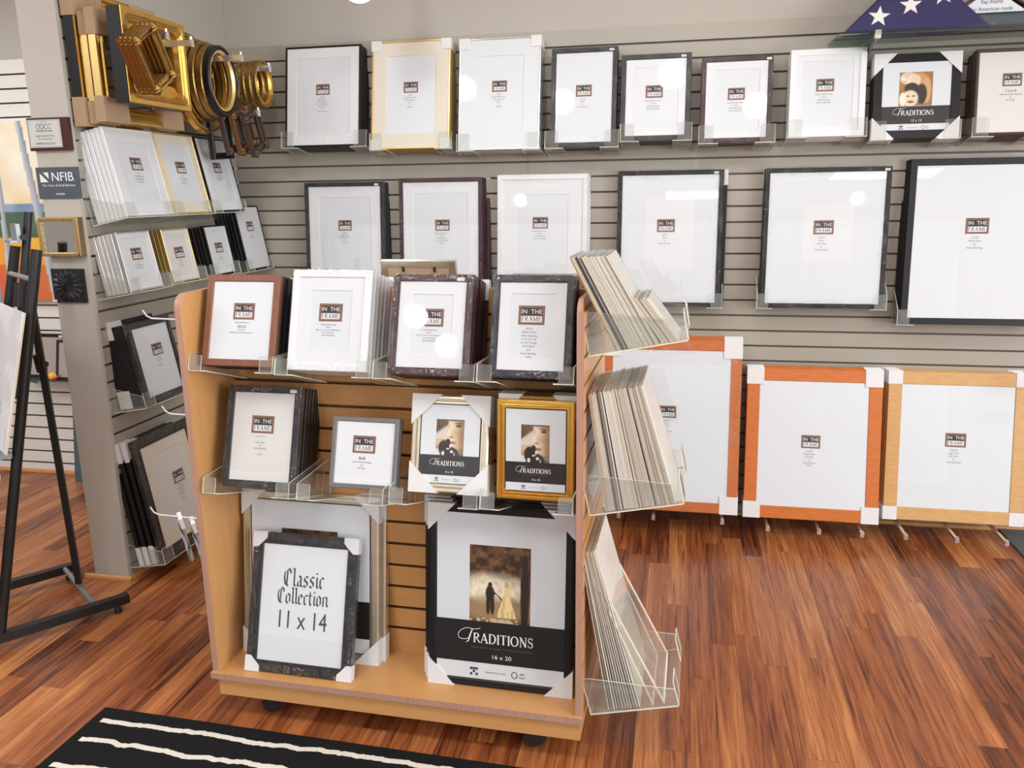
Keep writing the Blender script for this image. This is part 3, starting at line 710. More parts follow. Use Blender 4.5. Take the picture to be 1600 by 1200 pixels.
# ------------------------------------------------------------------ back wall, top row
RM = 'Ready Made Frame'
def S(**k): d = dict(t=.018, m=.02, col='charcoal'); d.update(k); return d
def pos(tb, off=0.0): x, d, z, w, h, a = tb; return stand(0, x, d, z, a), w, h
TP = {'T1': (-1.986, 4.023, 1.908, .404, .500, 10), 'T2': (-1.523, 4.023, 1.888, .404, .525, 10), 'T3': (-1.074, 4.022, 1.873, .402, .531, 10), 'T4': (-.620, 4.024, 1.875, .313, .463, 10),
      'T5': (-.288, 4.023, 1.897, .321, .395, 10), 'T6': (.080, 4.023, 1.879, .315, .385, 10), 'T7': (.470, 4.024, 1.894, .323, .387, 10), 'T8': (.826, 4.024, 1.876, .355, .368, 10), 'T9': (1.238, 4.024, 1.879, .283, .370, 10)}
GT = 'frames in holders along the top row of the back wall'
top_specs = {
    'T1': (S(col='black', m=.010, mat=.13, label=.073, cap_txt=['16x20', 'Black Metal', 'With Opening', 'For 11x14 Image', 'With Glass', 'and', 'Foam Backing']), 6, 'thin black metal frame with white mat, leftmost of the top wall row', 'the leftmost thin black stack of the top wall row', {}, (2, dict(t=.018))),
    'T2': (S(col='gold_pale', side='gold_side', m=.009, mat=.17, matcol='cream', cap=('sq', .048), label=.073, cap_txt=['16x20', 'Gold Metal Frame', 'With Opening', 'Glass', '&', 'Backing']), 6, 'thin gold metal frame with cream mat and white corner boxes, top wall row', 'the gold metal stack of the top wall row', {}, None),
    'T3': (S(col='silver', m=.008, mat=.20, matcol='paper', cap=('sq', .050, (3, 2)), label=.073, cap_txt=['16x20', 'Silver Metal Frame', 'With Opening', 'Glass', '&', 'Backing']), 5, 'thin silver metal frame with pale mat and white top corner boxes', 'the silver metal stack of the top wall row', {}, None),
    'T4': (S(col='charcoal', m=.023, label=.075, sticker=.028, wrap=True, cap_txt=['12x18', 'Glass', '&', 'Foam Backing']), 4, 'tall narrow dark grey frame with plain white insert in top wall row', 'the tall narrow dark grey stack, top wall row', {}, None),
    'T5': (S(col='charcoal', m=.023, mat=.13, label=.079, lpos=(.48, .57), sticker=.036, wrap=True, cap_txt=[RM, '11x14', 'With Opening', 'Glass & Backing']), 5, 'dark grey shrink-wrapped frame with white mat between narrow grey and maroon frames', 'the dark grey stack left of the maroon one, top wall row', {}, None),
    'T6': (S(col='maroon', m=.021, mat=.13, label=.075, sticker=.018, wrap=True, cap_txt=[RM, '11x14', 'With Opening', 'Glass & Backing']), 4, 'small maroon shrink-wrapped frame with white mat in the top wall row', 'the maroon stack of the top wall row', {}, None),
    'T7': (S(col='white_lacquer', m=.028, mat=.10, label=.076, lpos=(.47, .59), cap_txt=[RM, '11x14', 'With Opening', 'Glass & Backing']), 5, 'white lacquered frame with white mat below left end of glass shelf', 'the white stack of the top wall row', {}, None),
    'T8': (S(col='black', m=.037, trad=(pic_hug, '12 x 12', True), cap=('tri', .093)), 4, 'square black frame with photo of two people hugging and white corner triangles', 'the square black stack below the glass shelf', {}, None),
    'T9': (S(col='dark_brown', m=.016, insert='warm_paper', label=.076, lpos=(.52, .64), cap_txt=['*11x14', 'Without Glass Backing', '&', 'UV Glass'], prof='bevel', t=.022), 5, 'thin dark brown frame with warm white insert at right end of top wall row', 'the dark brown stack ending the top wall row', {}, None)}
for k, (st, n, desc, where, bk, nb) in top_specs.items():
    M, w, h = pos(TP[k]); stack(M, w, h, st, n, desc, where, GT, back=bk, nback=nb)
hold_x = [(-2.005, -1.545, 'leftmost thin black frame'), (-1.530, -1.105, 'gold metal frame'), (-1.082, -.665, 'silver metal frame'), (-.645, -.292, 'tall narrow grey frame'), (-.287, .045, 'dark grey matted frame'), (.074, .415, 'small maroon frame'), (.462, .805, 'white lacquered frame'), (.818, 1.190, 'square black frame with hugging photo'), (1.232, 1.535, 'thin dark brown frame')]
for (a, b, nm), k in zip(hold_x, TP):
    x, d, z, w, h, al = TP[k]
    holder(stand(0, a, d - .006, z - .002, al), b - a, 'clear acrylic holder under the %s of the top wall row' % nm, 'acrylic holders of the top wall row', tab=.066, th=.080, depth=.165, side_h=.11)

# ------------------------------------------------------------------ back wall, middle row
MPs = {'M1': (-1.951, 4.084, 1.084, .442, .652, 5), 'M2': (-1.426, 4.084, 1.091, .442, .658, 5), 'M3': (-.905, 4.084, 1.098, .458, .660, 5), 'M4': (-.300, 4.084, 1.109, .503, .656, 5), 'M5': (.393, 4.084, 1.111, .559, .654, 5), 'M6': (1.031, 4.083, 1.042, .600, .752, 5)}
GM = 'large frames in the middle row of the back wall'
mid = {
    'M1': (S(col='charcoal', m=.022, mat=.14, label=.075, lpos=(.5, .66), sticker=.04, wrap=True, cap_txt=['16x24', 'Ready Made', 'With Opening', 'Glass', 'Backing']), 4, 'dark grey shrink-wrapped frame at left end of middle wall row', 'the dark grey stack at left of the middle wall row', None),
    'M2': (S(col='maroon', m=.021, mat=.14, label=.078, lpos=(.52, .64), wrap=True, cap_txt=[RM, '16x20', 'With Opening', 'For 11x14 Image', 'Glass']), 4, 'maroon shrink-wrapped frame in middle wall row behind the gondola', 'the maroon stack of the middle wall row', (3, dict(cap=('sq', .06, (2,)), dw=.02, dh=.006))),
    'M3': (S(col='white_lacquer', m=.026, mat=.18, label=.078, lpos=(.48, .64), wrap=True, cap_txt=[RM, '16x20', 'With Opening', 'For 11x14 Image']), 4, 'white shrink-wrapped frame in middle wall row beside the maroon one', 'the white stack of the middle wall row', None),
    'M4': (S(col='black_grain', m=.022, inner=(.27, .73, .28, .80), label=.085, lpos=(.47, .60), sticker=.036, wrap=True, cap_txt=['18x24', 'Glass', '&', 'Foam Backing']), 3, 'black wood frame in middle wall row, just right of the gondola top', 'the stack of black frames right of the gondola top', (2, dict(cap=('sq', .07, (2,)), dw=.014))),
    'M5': (S(col='black_grain', m=.022, inner=(.33, .72, .34, .74), label=.090, lpos=(.49, .58), sticker=.020, wrap=True, cap_txt=['20x24', 'Black', 'UV Glass', '&', 'Foam Backing']), 3, 'black wood frame in middle wall row under the hugging photo frame', 'the stack of black frames under the hugging photo frame', (2, dict(cap=('sq', .07, (3,))))),
    'M6': (S(col='black', m=.030, label=.098, lpos=(.50, .60), cap_txt=['22x28', 'With Glass', '&', 'Foam Backing']), 4, 'biggest black frame at right edge of middle wall row', 'the stack behind the biggest black frame at the right edge', None)}
for k, (st, n, desc, where, nb) in mid.items():
    M, w, h = pos(MPs[k]); stack(M, w, h, st, n, desc, where, GM, nback=nb, dx=-.004 if k == 'M6' else (-.002 if k == 'M5' else .003))
    x, d, z, w, h, a = MPs[k]
    holder(stand(0, x - .016, d - .006, z - .002, a), w + .03, 'clear acrylic holder under the %s' % desc.split(',')[0].split(' in middle')[0].split(' at ')[0], 'acrylic holders of the middle wall row', tab=.055, th=.07, depth=.10, side_h=.16)

# ------------------------------------------------------------------ back wall, big wooden frames on rails
big = {
    'B1': ((-.353, 3.869, .123, .673, .845, 12), S(col='cherry', m=.050, t=.020, cap=('sq', .085), label=.082, lpos=(.485, .58), cap_txt=['24x30', 'Cherry', 'UV Glass', '&', 'Foam Backing', '59.95'], wrap=True), 8, 'big cherry wood frame wrapped with white corner boxes beside the print trays', 'the wrapped stack of big cherry frames behind the print trays'),
    'B2': ((.354, 3.920, .098, .623, .733, 12), S(col='cherry', m=.060, t=.022, cap=('sq', .078), label=.088, lpos=(.49, .52), cap_txt=['22x28', 'Ready Made', 'UV Glass', '&', 'Foam Backing', '49.95']), 4, 'big cherry wood frame with four white corner boxes, middle of the bottom row', 'the cherry stack in the middle of the bottom row'),
    'B3': ((1.015, 3.998, .100, .620, .719, 10), S(col='light_oak', m=.062, t=.022, cap=('sq', .062), label=.092, lpos=(.50, .55), cap_txt=['22x28', 'Light Oak', 'UV Glass', '&', 'Foam Backing']), 4, 'big light oak frame with white corner boxes at right of bottom row', 'the light oak stack at right of the bottom row')}
for k, (tb, st, n, desc, where) in big.items():
    M, w, h = pos(tb); stack(M, w, h, st, n, desc, where, 'big wooden frames standing on chrome rails', dx=-.004 if k == 'B3' else 0.001, step=.0235 if k != 'B1' else .0215, level=tb[5])
for i, (x, zt, nm) in enumerate(((-.25, .112, 'leftmost rail under the wrapped cherry stack'), (-.08, .112, 'second rail under the wrapped cherry stack'), (.250, .112, 'right rail under the wrapped cherry stack'), (.465, .088, 'left rail under the middle cherry frame'), (.700, .088, 'middle rail under the middle cherry frame'), (.893, .088, 'right rail under the middle cherry frame'), (1.085, .090, 'left rail under the light oak frame'), (1.305, .090, 'middle rail under the light oak frame'), (1.515, .090, 'right rail under the light oak frame'))):
    y0 = 3.845 if i > 2 else 3.835
    r_ = empty('chrome_rail', T(x, WY, zt - .016), 'chrome square-tube %s' % nm, 'display arm', 'chrome arms carrying the bottom row')
    mb = MB(); mb.box(-.007, .007, y0 - WY, 0, -.007, .007, 'chrome'); mb.box(-.02, .02, -.006, 0, -.03, .03, 'chrome'); mb.build('arm', r_)
    mb = MB(); mb.box(-.009, .009, y0 - WY - .006, y0 - WY + .012, -.012, .009, 'chrome'); bevel(mb.build('end_cap', r_), .002)
    mb = MB(); mb.tube([(0, y0 - WY, .008), (0, y0 - WY, .016)], .006, 'chrome'); mb.build('stop_pin', r_)

# ------------------------------------------------------------------ glass shelf, flag, flag case
gsh = empty('glass_shelf', T(1.5, WY, 2.30), 'long greenish glass shelf at top right carrying the folded flag', 'shelf')
mb = MB(); mb.box(-.86, 1.2, -.30, -.004, .0, .008, 'shelf_glass'); mb.build('glass_pane', gsh)
for x in (-.70, .10, .9):
    mb = MB(); mb.prism([(0, -.004), (-.24, -.004), (-.24, -.018), (0, -.075)], x - .0035, x + .0035, 'alu', 'x'); mb.box(x - .015, x + .015, -.004, 0, -.09, 0, 'alu'); mb.box(x - .012, x + .012, -.262, -.235, -.016, .016, 'acrylic_edge'); mb.build('shelf_bracket', gsh)
fl = empty('folded_flag', stand(0, .655, 3.93, 2.310, 14), 'folded blue flag with white stars in clear wrap on glass shelf', 'flag')
mb = MB(); W2, H2, D2 = .585, .30, .05
poly = [(0, 0), (W2, 0), (W2 * .5 + .02, H2), (W2 * .5 - .02, H2)]
def ring(s, y): cx, cz = W2 / 2, H2 * .36; return [(cx + (p[0] - cx) * s, y, cz + (p[1] - cz) * s) for p in [(W2 * .0, 0), (W2 * .25, -.004), (W2 * .5, -.003), (W2 * .75, -.004), (W2, 0), (W2 * .75, H2 * .5), (W2 * .5, H2), (W2 * .25, H2 * .5)]]
rings = [ring(.9, .0), ring(.97, .006), ring(1, D2 * .4), ring(1, D2 * .6), ring(.97, D2)]
mb.grid(rings, 'flag_blue', sm=True); mb.face(rings[0], 'flag_blue'); mb.face(rings[-1][::-1], 'flag_blue'); mb.build('flag_cloth', fl)
def star(cx, cz, r, y, rot=0):
    return [(cx + (r if k % 2 == 0 else r * .40) * math.sin(rot + k * PI / 5), y, cz + (r if k % 2 == 0 else r * .40) * math.cos(rot + k * PI / 5)) for k in range(10)]
for cx, cz, rot in ((.145, .062, .1), (.268, .104, .0), (.392, .140, -.1), (.205, .20, .2), (.33, .23, 0)):
    if cz > .19 and cx < .25: continue
    mb = MB(); q = star(cx, cz, .046, -.0012, rot); c = (cx, -.0025, cz)
    for i in range(10): mb.face([c, q[i], q[(i + 1) % 10]], 'star_white')
    mb.build('star', fl)
mb = MB(); r0 = [(p[0], p[1] - .004, p[2]) for p in ring(1.03, -.003)]; n_ = 14
pts = []
for j in range(n_ + 1):
    z = H2 * .42 * j / n_ - .004; hw = W2 / 2 * (1 - max(0, z) / H2) + .012
    pts.append([(W2 / 2 + hw * (2 * i / 30 - 1), -.008 - .004 * math.sin(i * 2.1 + j * 1.3) - .003 * hn(i * .9, j * .7), z) for i in range(31)])
mb.grid(pts, 'wrap_loose', closed_u=False); mb.build('plastic_wrap', fl)
fc = empty('flag_case', stand(0, .975, 4.00, 2.309, 4), 'dark red wood triangular display case with white printed card on glass shelf', 'display case')
mb = MB(); W4, H4 = .56, .178
for a, b in (((0, 0), (W4, 0)), ((W4, 0), (W4 / 2, H4)), ((W4 / 2, H4), (0, 0))):
    q = [(x * .90 + W4 / 2 * .10, z * .84 + .0145) for x, z in (a, b)]
    mb.prism([a, b, q[1], q[0]], 0, .065, 'mahogany')
mb.build('case_frame', fc)
mb = MB(); mb.prism([(.04, .012), (W4 - .04, .012), (W4 / 2, H4 - .018)], .035, .06, 'slate'); mb.build('case_back', fc)
mb = MB(); mb.prism([(.145, .068), (W4 - .145, .068), (W4 / 2 + .03, H4 - .035), (W4 / 2 - .03, H4 - .035)], .010, .012, 'paper')
put_text(mb, 'for American made', W4 / 2, .075, .022, .0095, 'ink', sx=.95); put_text(mb, 'flag display', W4 / 2, .105, .020, .0095, 'ink'); mb.build('printed_card', fc)

# ------------------------------------------------------------------ gondola
GF = lambda x, d, z: stand(PHI, x, d, z, 0)
gon = empty('slatwall_gondola', GF(-.883, 2.357, 0), 'maple wood two-sided display gondola on casters, filled with picture frames', 'display unit')
# local: x from -.603 to .603, y from -.257 (front) to .257
PH = 1.3918
def side_panel(name, x0, x1):
    mb = MB(); r = .045
    pts = [(-.257, .150), (-.257, PH - r)] + [(-.257 + r - r * math.cos(a), PH - r + r * math.sin(a)) for a in [k * PI / 16 for k in range(1, 9)]] + [(.257 - r + r * math.sin(a), PH - r + r * math.cos(a)) for a in [k * PI / 16 for k in range(0, 9)]] + [(.257, .150)]
    mb.prism(pts, x0, x1, 'maple_panel', 'x', em='edge_band'); return mb.build(name, gon)
side_panel('side_panel', -.603, -.583)
side_panel('side_panel', .589 if False else .583, .594)
GZ = [1.0102 + .0762 * k for k in range(-11, 5)]
mb = MB(); ed = sorted([z for z in GZ if .2 < z < PH - .05])
zz = .150
for z in ed + [PH - .03]:
    top = z - .005; mb.box(.594, .603, -.2555, .255, zz, top, 'maple_panel'); zz = z + .005
sl = bevel(mb.build('slatted_end', gon), .0012, 1)
mb = MB(); mb.box(.594, .603, -.257, -.2555, .15, PH - .03, 'edge_band'); mb.build('edge_strip', gon)
mb = MB(); slat_panel(mb, -.583, .583, -.016, .165, PH, GZ, 'maple', 'maple_groove_shade'); slat_panel(mb, -.583, .583, -.016, .165, PH, GZ, 'maple', 'maple_groove_shade', M=RZ(PI)); mb.box(-.583, .583, -.016, .016, PH - .0005, PH, 'edge_band')
mb.build('slat_board', gon)
mb = MB(); mb.box(-.607, .605, -.268, .268, .145, .165, 'edge_band'); mb.box(-.606, .604, -.2675, .2675, .1652, .1656, 'maple'); bevel(mb.build('base_deck', gon), .001, 1)
mb = MB(); mb.box(-.585, .598, -.257, .257, .085, .145, 'maple'); mb.build('kick_board', gon)
def caster(x, y):
    c = MB(); a = R(20)
    dx, dy = math.cos(a), math.sin(a)
    for s in (-1, 1):
        p = Vector((x - dy * .016 * s, y + dx * .016 * s, .036)); q = p + Vector((-dy * .012 * s, dx * .012 * s, 0))
        c.tube([p, q], .036, 'rubber', 20)
    c.tube([(x, y, .055), (x, y, .085)], .026, 'rubber', 16); o = c.build('caster', gon)
for x in (-.44, .44):
    for y in (-.175, .175): caster(x, y)

# frames on the gondola
def posF(tb): x, d, z, w, h, a = tb; return stand(PHI, x, d, z, a), w, h
GG = 'frames for sale in holders on the gondola'
gspec = {
    'F1': ((-1.444, 2.141, 1.175, .239, .277, 18), S(col='walnut', m=.021, label=.069, lpos=(.53, .60), wrap=False, cap_txt=[RM, '*8X10', 'UV Glass', 'Ready Made Frame with Glass'], cap_size=.0062), 5, 'brown wood 8x10 frame at left end of gondola top row', 'the stack behind the brown 8x10 frame on the gondola', dict(col='black_grain', side=None), (4, dict(cap=('sq', .05, (2, 3)), dw=.012, dh=.006))),
    'F2': ((-1.164, 2.141, 1.170, .249, .298, 18), S(col='white_lacquer', m=.022, mat=.19, label=.073, lpos=(.50, .58), wrap=True, cap_txt=[RM, '8X10', 'With 4 1/2 X 6 1/2 Opening for', 'For 5x7 Image', 'Glass & Backing'], cap_size=.0062), 7, 'white 8x10 frame on gondola top row between brown and maroon frames', 'the stack of white frames on the gondola top row', {}, (6, dict(cap=('sq', .09, (2, 3)), dw=.004, dh=.008))),
    'F3': ((-.849, 2.140, 1.169, .239, .289, 18), S(col='maroon', m=.021, mat=.19, label=.071, lpos=(.50, .57), wrap=True, sticker=.038, cap_txt=[RM, '8X10', 'With 4 1/2 X 6 1/2 Opening for', 'For 5x7 Image', 'Glass & Backing'], cap_size=.0062), 7, 'maroon 8x10 frame with white price sticker on gondola top row', 'the stack of maroon frames on the gondola top row', {}, (6, dict(cap=('sq', .06, (2, 3)), dw=.006, dh=.010))),
    'F4': ((-.553, 2.140, 1.171, .230, .287, 18), S(col='charcoal', m=.021, mat=.17, label=.074, lpos=(.49, .61), wrap=True, cap_txt=['8X10', 'Black Frame', 'With Opening', '4 1/2 X 6 1/2', 'For 5x7 Image', 'With Glass', 'and', 'Foam Backing', '14.95'], cap_size=.0078), 6, 'dark grey 8x10 frame at right end of gondola top row', 'the dark grey stack at right of the gondola top row', dict(col='black'), (5, dict(col='silver', dh=.008))),
    'G1': ((-1.416, 2.141, .793, .246, .316, 18), S(col='charcoal', m=.022, label=.075, lpos=(.50, .62), sticker=.026, wrap=True, insert='warm_paper', cap_txt=['8 1/2 X 11', '', 'With Glass', '&', 'Foam Backing', '', '14.95'], cap_size=.0072), 7, 'dark grey frame at left of gondola second shelf row', 'the dark stack at left of the gondola second row', dict(col='black'), None),
    'G2': ((-1.056, 2.141, .813, .212, .214, 18), S(col='grey', m=.014, t=.014, label=.072, lpos=(.49, .62), insert='white_card', cap_txt=['*8x8', 'Actual Foam Backing', '&', 'UV Glass'], cap_size=.0072), 2, 'small square grey 8x8 frame on gondola second row', 'the pair of small square grey frames', {}, None),
    'G3': ((-.801, 2.141, .819, .234, .284, 16), S(col='champagne', m=.030, t=.026, prof='step', trad=(pic_face, '8 x 10'), cap=('tri', .088)), 3, 'silver champagne frame with child photo and white corner triangles', 'the stack of champagne silver frames with corner triangles', {}, None),
    'G4': ((-.538, 2.150, .811, .224, .288, 5), S(col='gold', m=.028, t=.026, prof='step', trad=(pic_face, '8 x 10')), 3, 'bright gold frame with child photo on gondola second row', 'the stack behind the bright gold frame', dict(col='gold_antique', cap=('tri', .07, (2, 3)), dh=.012), None),
    'H1': ((-1.451, 2.232, .168, .483, .556, 8), S(col='champagne', m=.034, t=.030, prof='step', trad=(pic_wedding, '16 x 20'), cap=('tri', .085)), 2, 'large champagne silver frame standing on deck behind the Classic Collection frame', 'the pair of large champagne frames on the gondola deck', {}, None),
    'H3': ((-.778, 2.180, .168, .455, .578, 7), S(col='black', m=.028, t=.022, prof='bevel', trad=(pic_wedding, '16 x 20'), cap=('tri', .085)), 3, 'large black frame with wedding couple photo standing on gondola deck', 'the stack behind the large wedding photo frame', {}, None)}
for k, (tb, st, n, desc, where, bk, nb) in gspec.items():
    M, w, h = posF(tb)
    stack(M, w, h, st, n, desc, where, GG, back=bk, nback=nb, dx={'H3': -.014, 'F1': .002, 'F2': .002, 'F3': .001, 'H1': .010}.get(k, 0), step={'F2': .023, 'H3': .027, 'G1': .021}.get(k), level=tb[5] if k in ('H1', 'H3') else 0)
def inner_card(ins, w, h, y): pass
def classic(ins, w, h, y):
    mb = MB(); put_black(mb, 'Classic', w * .50, h * .625, .056, y, 'ink'); put_black(mb, 'Collection', w * .50, h * .50, .050, y, 'ink')
    put_text(mb, '11 x 14', w * .50, h * .325, .082, y, 'ink', sx=.72); mb.build('printed_lettering', ins)
M, w, h = posF((-1.385, 2.125, .169, .366, .446, 17))
make_frame(M, w, h, S(col='charcoal', m=.036, t=.022, cap=('clip', .048), wrap=True, extra=classic, insert='white_card'), 'dark grey 11 x 14 Classic Collection frame leaning at front of gondola deck', 'picture frame', GG)

def hold2(a, b, z, lab, grp, d=2.105, tilt=18, depth=.235, side_h=.105): holder(stand(PHI, a, d, z, tilt), b - a, lab, grp, tab=.042, th=.046, depth=depth, side_h=side_h)
for a, b, z, nm in ((-1.464, -1.190, 1.167, 'brown 8x10 frame'), (-1.185, -.888, 1.164, 'white 8x10 frame'), (-.882, -.584, 1.164, 'maroon 8x10 frame'), (-.578, -.308, 1.166, 'dark grey 8x10 frame')):
    hold2(a, b, z, 'clear acrylic holder under the %s on the gondola top row' % nm, 'acrylic holders of the gondola top row')
for a, b, z, nm in ((-1.452, -1.165, .786, 'left dark grey frame'), (-1.140, -.866, .786, 'small grey 8x8 frame'), (-.848, -.582, .795, 'champagne child photo frame'), (-.575, -.308, .798, 'bright gold frame')):
    hold2(a, b, z, 'clear acrylic holder under the %s on the gondola second row' % nm, 'acrylic holders of the gondola second row', d=2.095, side_h=.12)
# frames standing on the far side of the gondola, their backs to us
def back_frame(x, d, z, w, h, col, label, tilt=14, m=.022, t=.02):
    M = stand(PHI + PI, -x - w, -d, z, tilt)
    r_ = make_frame(M, w, h, S(col=col, m=m, t=t), label, 'picture frame', 'frames on the far side of the gondola', False)
    mb = MB()
    for u in (.28, .70): mb.box(w * u - .004, w * u + .004, t, t + .003, h - m - .012, h - m + .004, 'ink')
    mb.build('turn_button', r_)
back_frame(-.975, 2.53, 1.20, .245, .275, 'champagne', 'champagne gold frame seen from behind above the gondola top')
back_frame(-.545, 2.50, 1.20, .235, .235, 'silver', 'silver frame top edge showing behind the dark grey 8x10 stack')

# ------------------------------------------------------------------ print trays on the gondola's right end
def tray(xo, zo, tilt, label, w=.31, dep=.262):
    M = stand(PHI + PI / 2, 2.132, -xo, zo, tilt); k = .0035; e = 'acrylic_edge'
    r_ = empty('print_tray', M, label, 'acrylic tray', 'clear acrylic print trays on the gondola end')
    mb = MB(); mb.prism([(0, 0), (w, 0), (w, dep), (0, dep)], -k, 0, 'acrylic', 'z', em=e); mb.build('tray_floor', r_)
    for x in (0, w - k):
        mb = MB(); mb.prism([(0, 0), (dep, 0), (dep, .115), (dep - .02, .115), (0, .052)], x, x + k, 'acrylic', 'x', em=e); mb.build('end_wall', r_)
    for x0, x1 in ((0, .075), (w - .075, w)):
        mb = MB(); mb.prism([(x0, 0), (x1, 0), (x1, .075), (x0, .075)], -k, 0, 'acrylic', 'y', em=e); mb.build('front_tab', r_)
    mb = MB(); mb.prism([(0, 0), (w, 0), (w, .11), (0, .11)], dep - k, dep, 'acrylic', 'y', em=e); mb.build('back_plate', r_)
    return M
def prints(M, n, y_out, y_in, top_out, top_in, hts, w, kinds, where, grp, x0=.008):
    """n upright prints seen edge-on; each stands on the tray floor and leans back"""
    for i in range(n):
        f = i / max(1, n - 1)
        y = y_in + (y_out - y_in) * f; h = hts(f); lean = math.atan2((top_in + (top_out - top_in) * f) - y, h)
        kd = random.choice(kinds) if not callable(kinds) else kinds(f)
        th = .0034 if kd != 'print_white' else .0028
        ww = w + random.uniform(-.006, .006); hh = h / math.cos(lean) + random.uniform(-.003, .003)
        def mk():
            mb = MB(); mb.box(0, ww, 0, th, 0, hh, kd); mb.face([(0, -.0003, 0), (ww, -.0003, 0), (ww, -.0003, hh), (0, -.0003, hh)], 'print_white'); return mb.mesh('mount_board')
        Mx = M @ T(x0 + random.uniform(0, .004), y, .0005) @ RX(-lean)
        r_ = empty('matted_print', Mx, '%s print standing edge-on in %s' % ({'print_white': 'white-edged matted', 'print_cream': 'cream-edged matted', 'print_grey': 'grey-edged matted', 'print_dark': 'black-edged matted', 'print_back': 'beige-edged matted', 'print_tan': 'tan wood-edged'}[kd], where), 'matted print', grp + {'print_white': ', white edges', 'print_cream': ', cream edges', 'print_grey': ', grey edges', 'print_dark': ', black edges', 'print_back': ', beige edges', 'print_tan': ', tan edge'}[kd])
        link('mount_board', mk(), r_)
        mb = MB(); mb.box(-.002, ww + .002, -.0012, th + .0006, -.0005, hh + .004, 'sleeve'); mb.build('clear_sleeve', r_)
thin('sleeve', (.995, .995, .985), .12, 1.3, bump=.3, bscale=60)
def kA(f): return 'print_tan' if f < .03 else ('print_dark' if .12 < f < .20 or .24 < f < .27 else random.choice(['print_white', 'print_cream', 'print_back', 'print_grey', 'print_back', 'print_white']))
M = tray(-.015, 1.289, 10.9, 'upper clear tray of matted prints on gondola right end')
prints(M, 24, .075, .185, .165, .262, lambda f: .262 - .010 * f, .20, kA, 'the upper end tray', 'tall prints in the upper end tray')
prints(M, 9, .020, .062, .082, .122, lambda f: .125, .17, lambda f: random.choice(['print_white', 'print_cream', 'print_grey']), 'the outer part of the upper end tray', 'short prints in the upper end tray')
mix = ['print_white', 'print_back', 'print_back', 'print_grey', 'print_cream', 'print_white', 'print_grey']
M = tray(-.011, .839, 11.7, 'middle clear tray packed with prints on gondola right end')
prints(M, 44, .020, .214, .050, .196, lambda f: .338, .255, lambda f: 'print_dark' if random.random() < .12 else random.choice(mix), 'the packed middle end tray', 'prints in the middle end tray')
M = tray(-.005, .219, 14, 'lowest clear tray with tall prints on gondola right end')
prints(M, 12, .112, .205, .128, .170, lambda f: .50, .27, lambda f: random.choice(['print_white', 'print_back', 'print_grey']), 'the lowest end tray', 'tall prints in the lowest end tray')
for i, (y0, yt, lab) in enumerate(((.072, .172, 'clear sleeved white-edged print leaning in the lowest end tray, inner one'), (.040, .168, 'clear sleeved print leaning farthest out in the lowest end tray'))):
    h = .515; lean = math.atan2(yt - y0, h)
    r_ = empty('sleeved_print', M @ T(.01 + .004 * i, y0, .001) @ RX(-lean), lab, 'sleeved print')
    mb = MB(); mb.box(0, .275, 0, .0022, 0, h, 'acrylic'); mb.sweep_rect(.275, h, [(0, -.0004), (.009, -.0004), (.009, .0026), (0, .0026)], 'print_cream'); mb.build('clear_sheet', r_)

# hooks and bagged packets on the gondola's left end
for i, (d, z, ln, lab) in enumerate(((2.30, 1.283, .255, 'upper white wire hook sticking out left of the gondola'), (2.30, .965, .225, 'middle white wire hook sticking out left of the gondola'), (2.26, .620, .285, 'low white wire hook holding a small packet'))):
    r_ = empty('wire_hook', GF(-1.487, d, z), lab, 'hook', 'white wire hooks on the gondola end')
    mb = MB(); mb.tube([(0, 0, 0), (-ln + .03, 0, .004), (-ln + .012, 0, .012), (-ln, 0, .03)], .0028, 'white_lacquer', 8); mb.build('wire', r_)
    mb = MB(); mb.box(-.004, 0, -.02, .02, -.02, .03, 'white_lacquer'); mb.build('hook_plate', r_)
def packet(x, d, z, lab, fn):
    r_ = empty('hanging_packet', GF(x, d, z), lab, 'packet')
    mb = MB(); rings = []
    for j in range(9):
        zz = -.155 * j / 8; rings.append([(-.035 + .07 * i / 6 + .004 * math.sin(j), -.004 + .006 * math.sin(i * 1.7 + j), zz) for i in range(7)])
    mb.grid(rings, 'bag_print', closed_u=False); mb.grid([[(p[0], p[1] + .006, p[2]) for p in r] for r in rings], 'label_white', closed_u=False); mb.build('packet_body', r_)
    mb = MB(); mb.box(-.036, .036, -.0035, .010, -.03, .006, 'label_white'); mb.build('header_card', r_)
    r_.matrix_basis = r_.matrix_basis @ RZ(R(-50)) @ RX(R(10))
packet(-1.668, 2.262, .618, 'blue and white bagged packet hanging from the low hook', None)
packet(-1.622, 2.262, .606, 'second bagged packet half hidden against the gondola side', None)

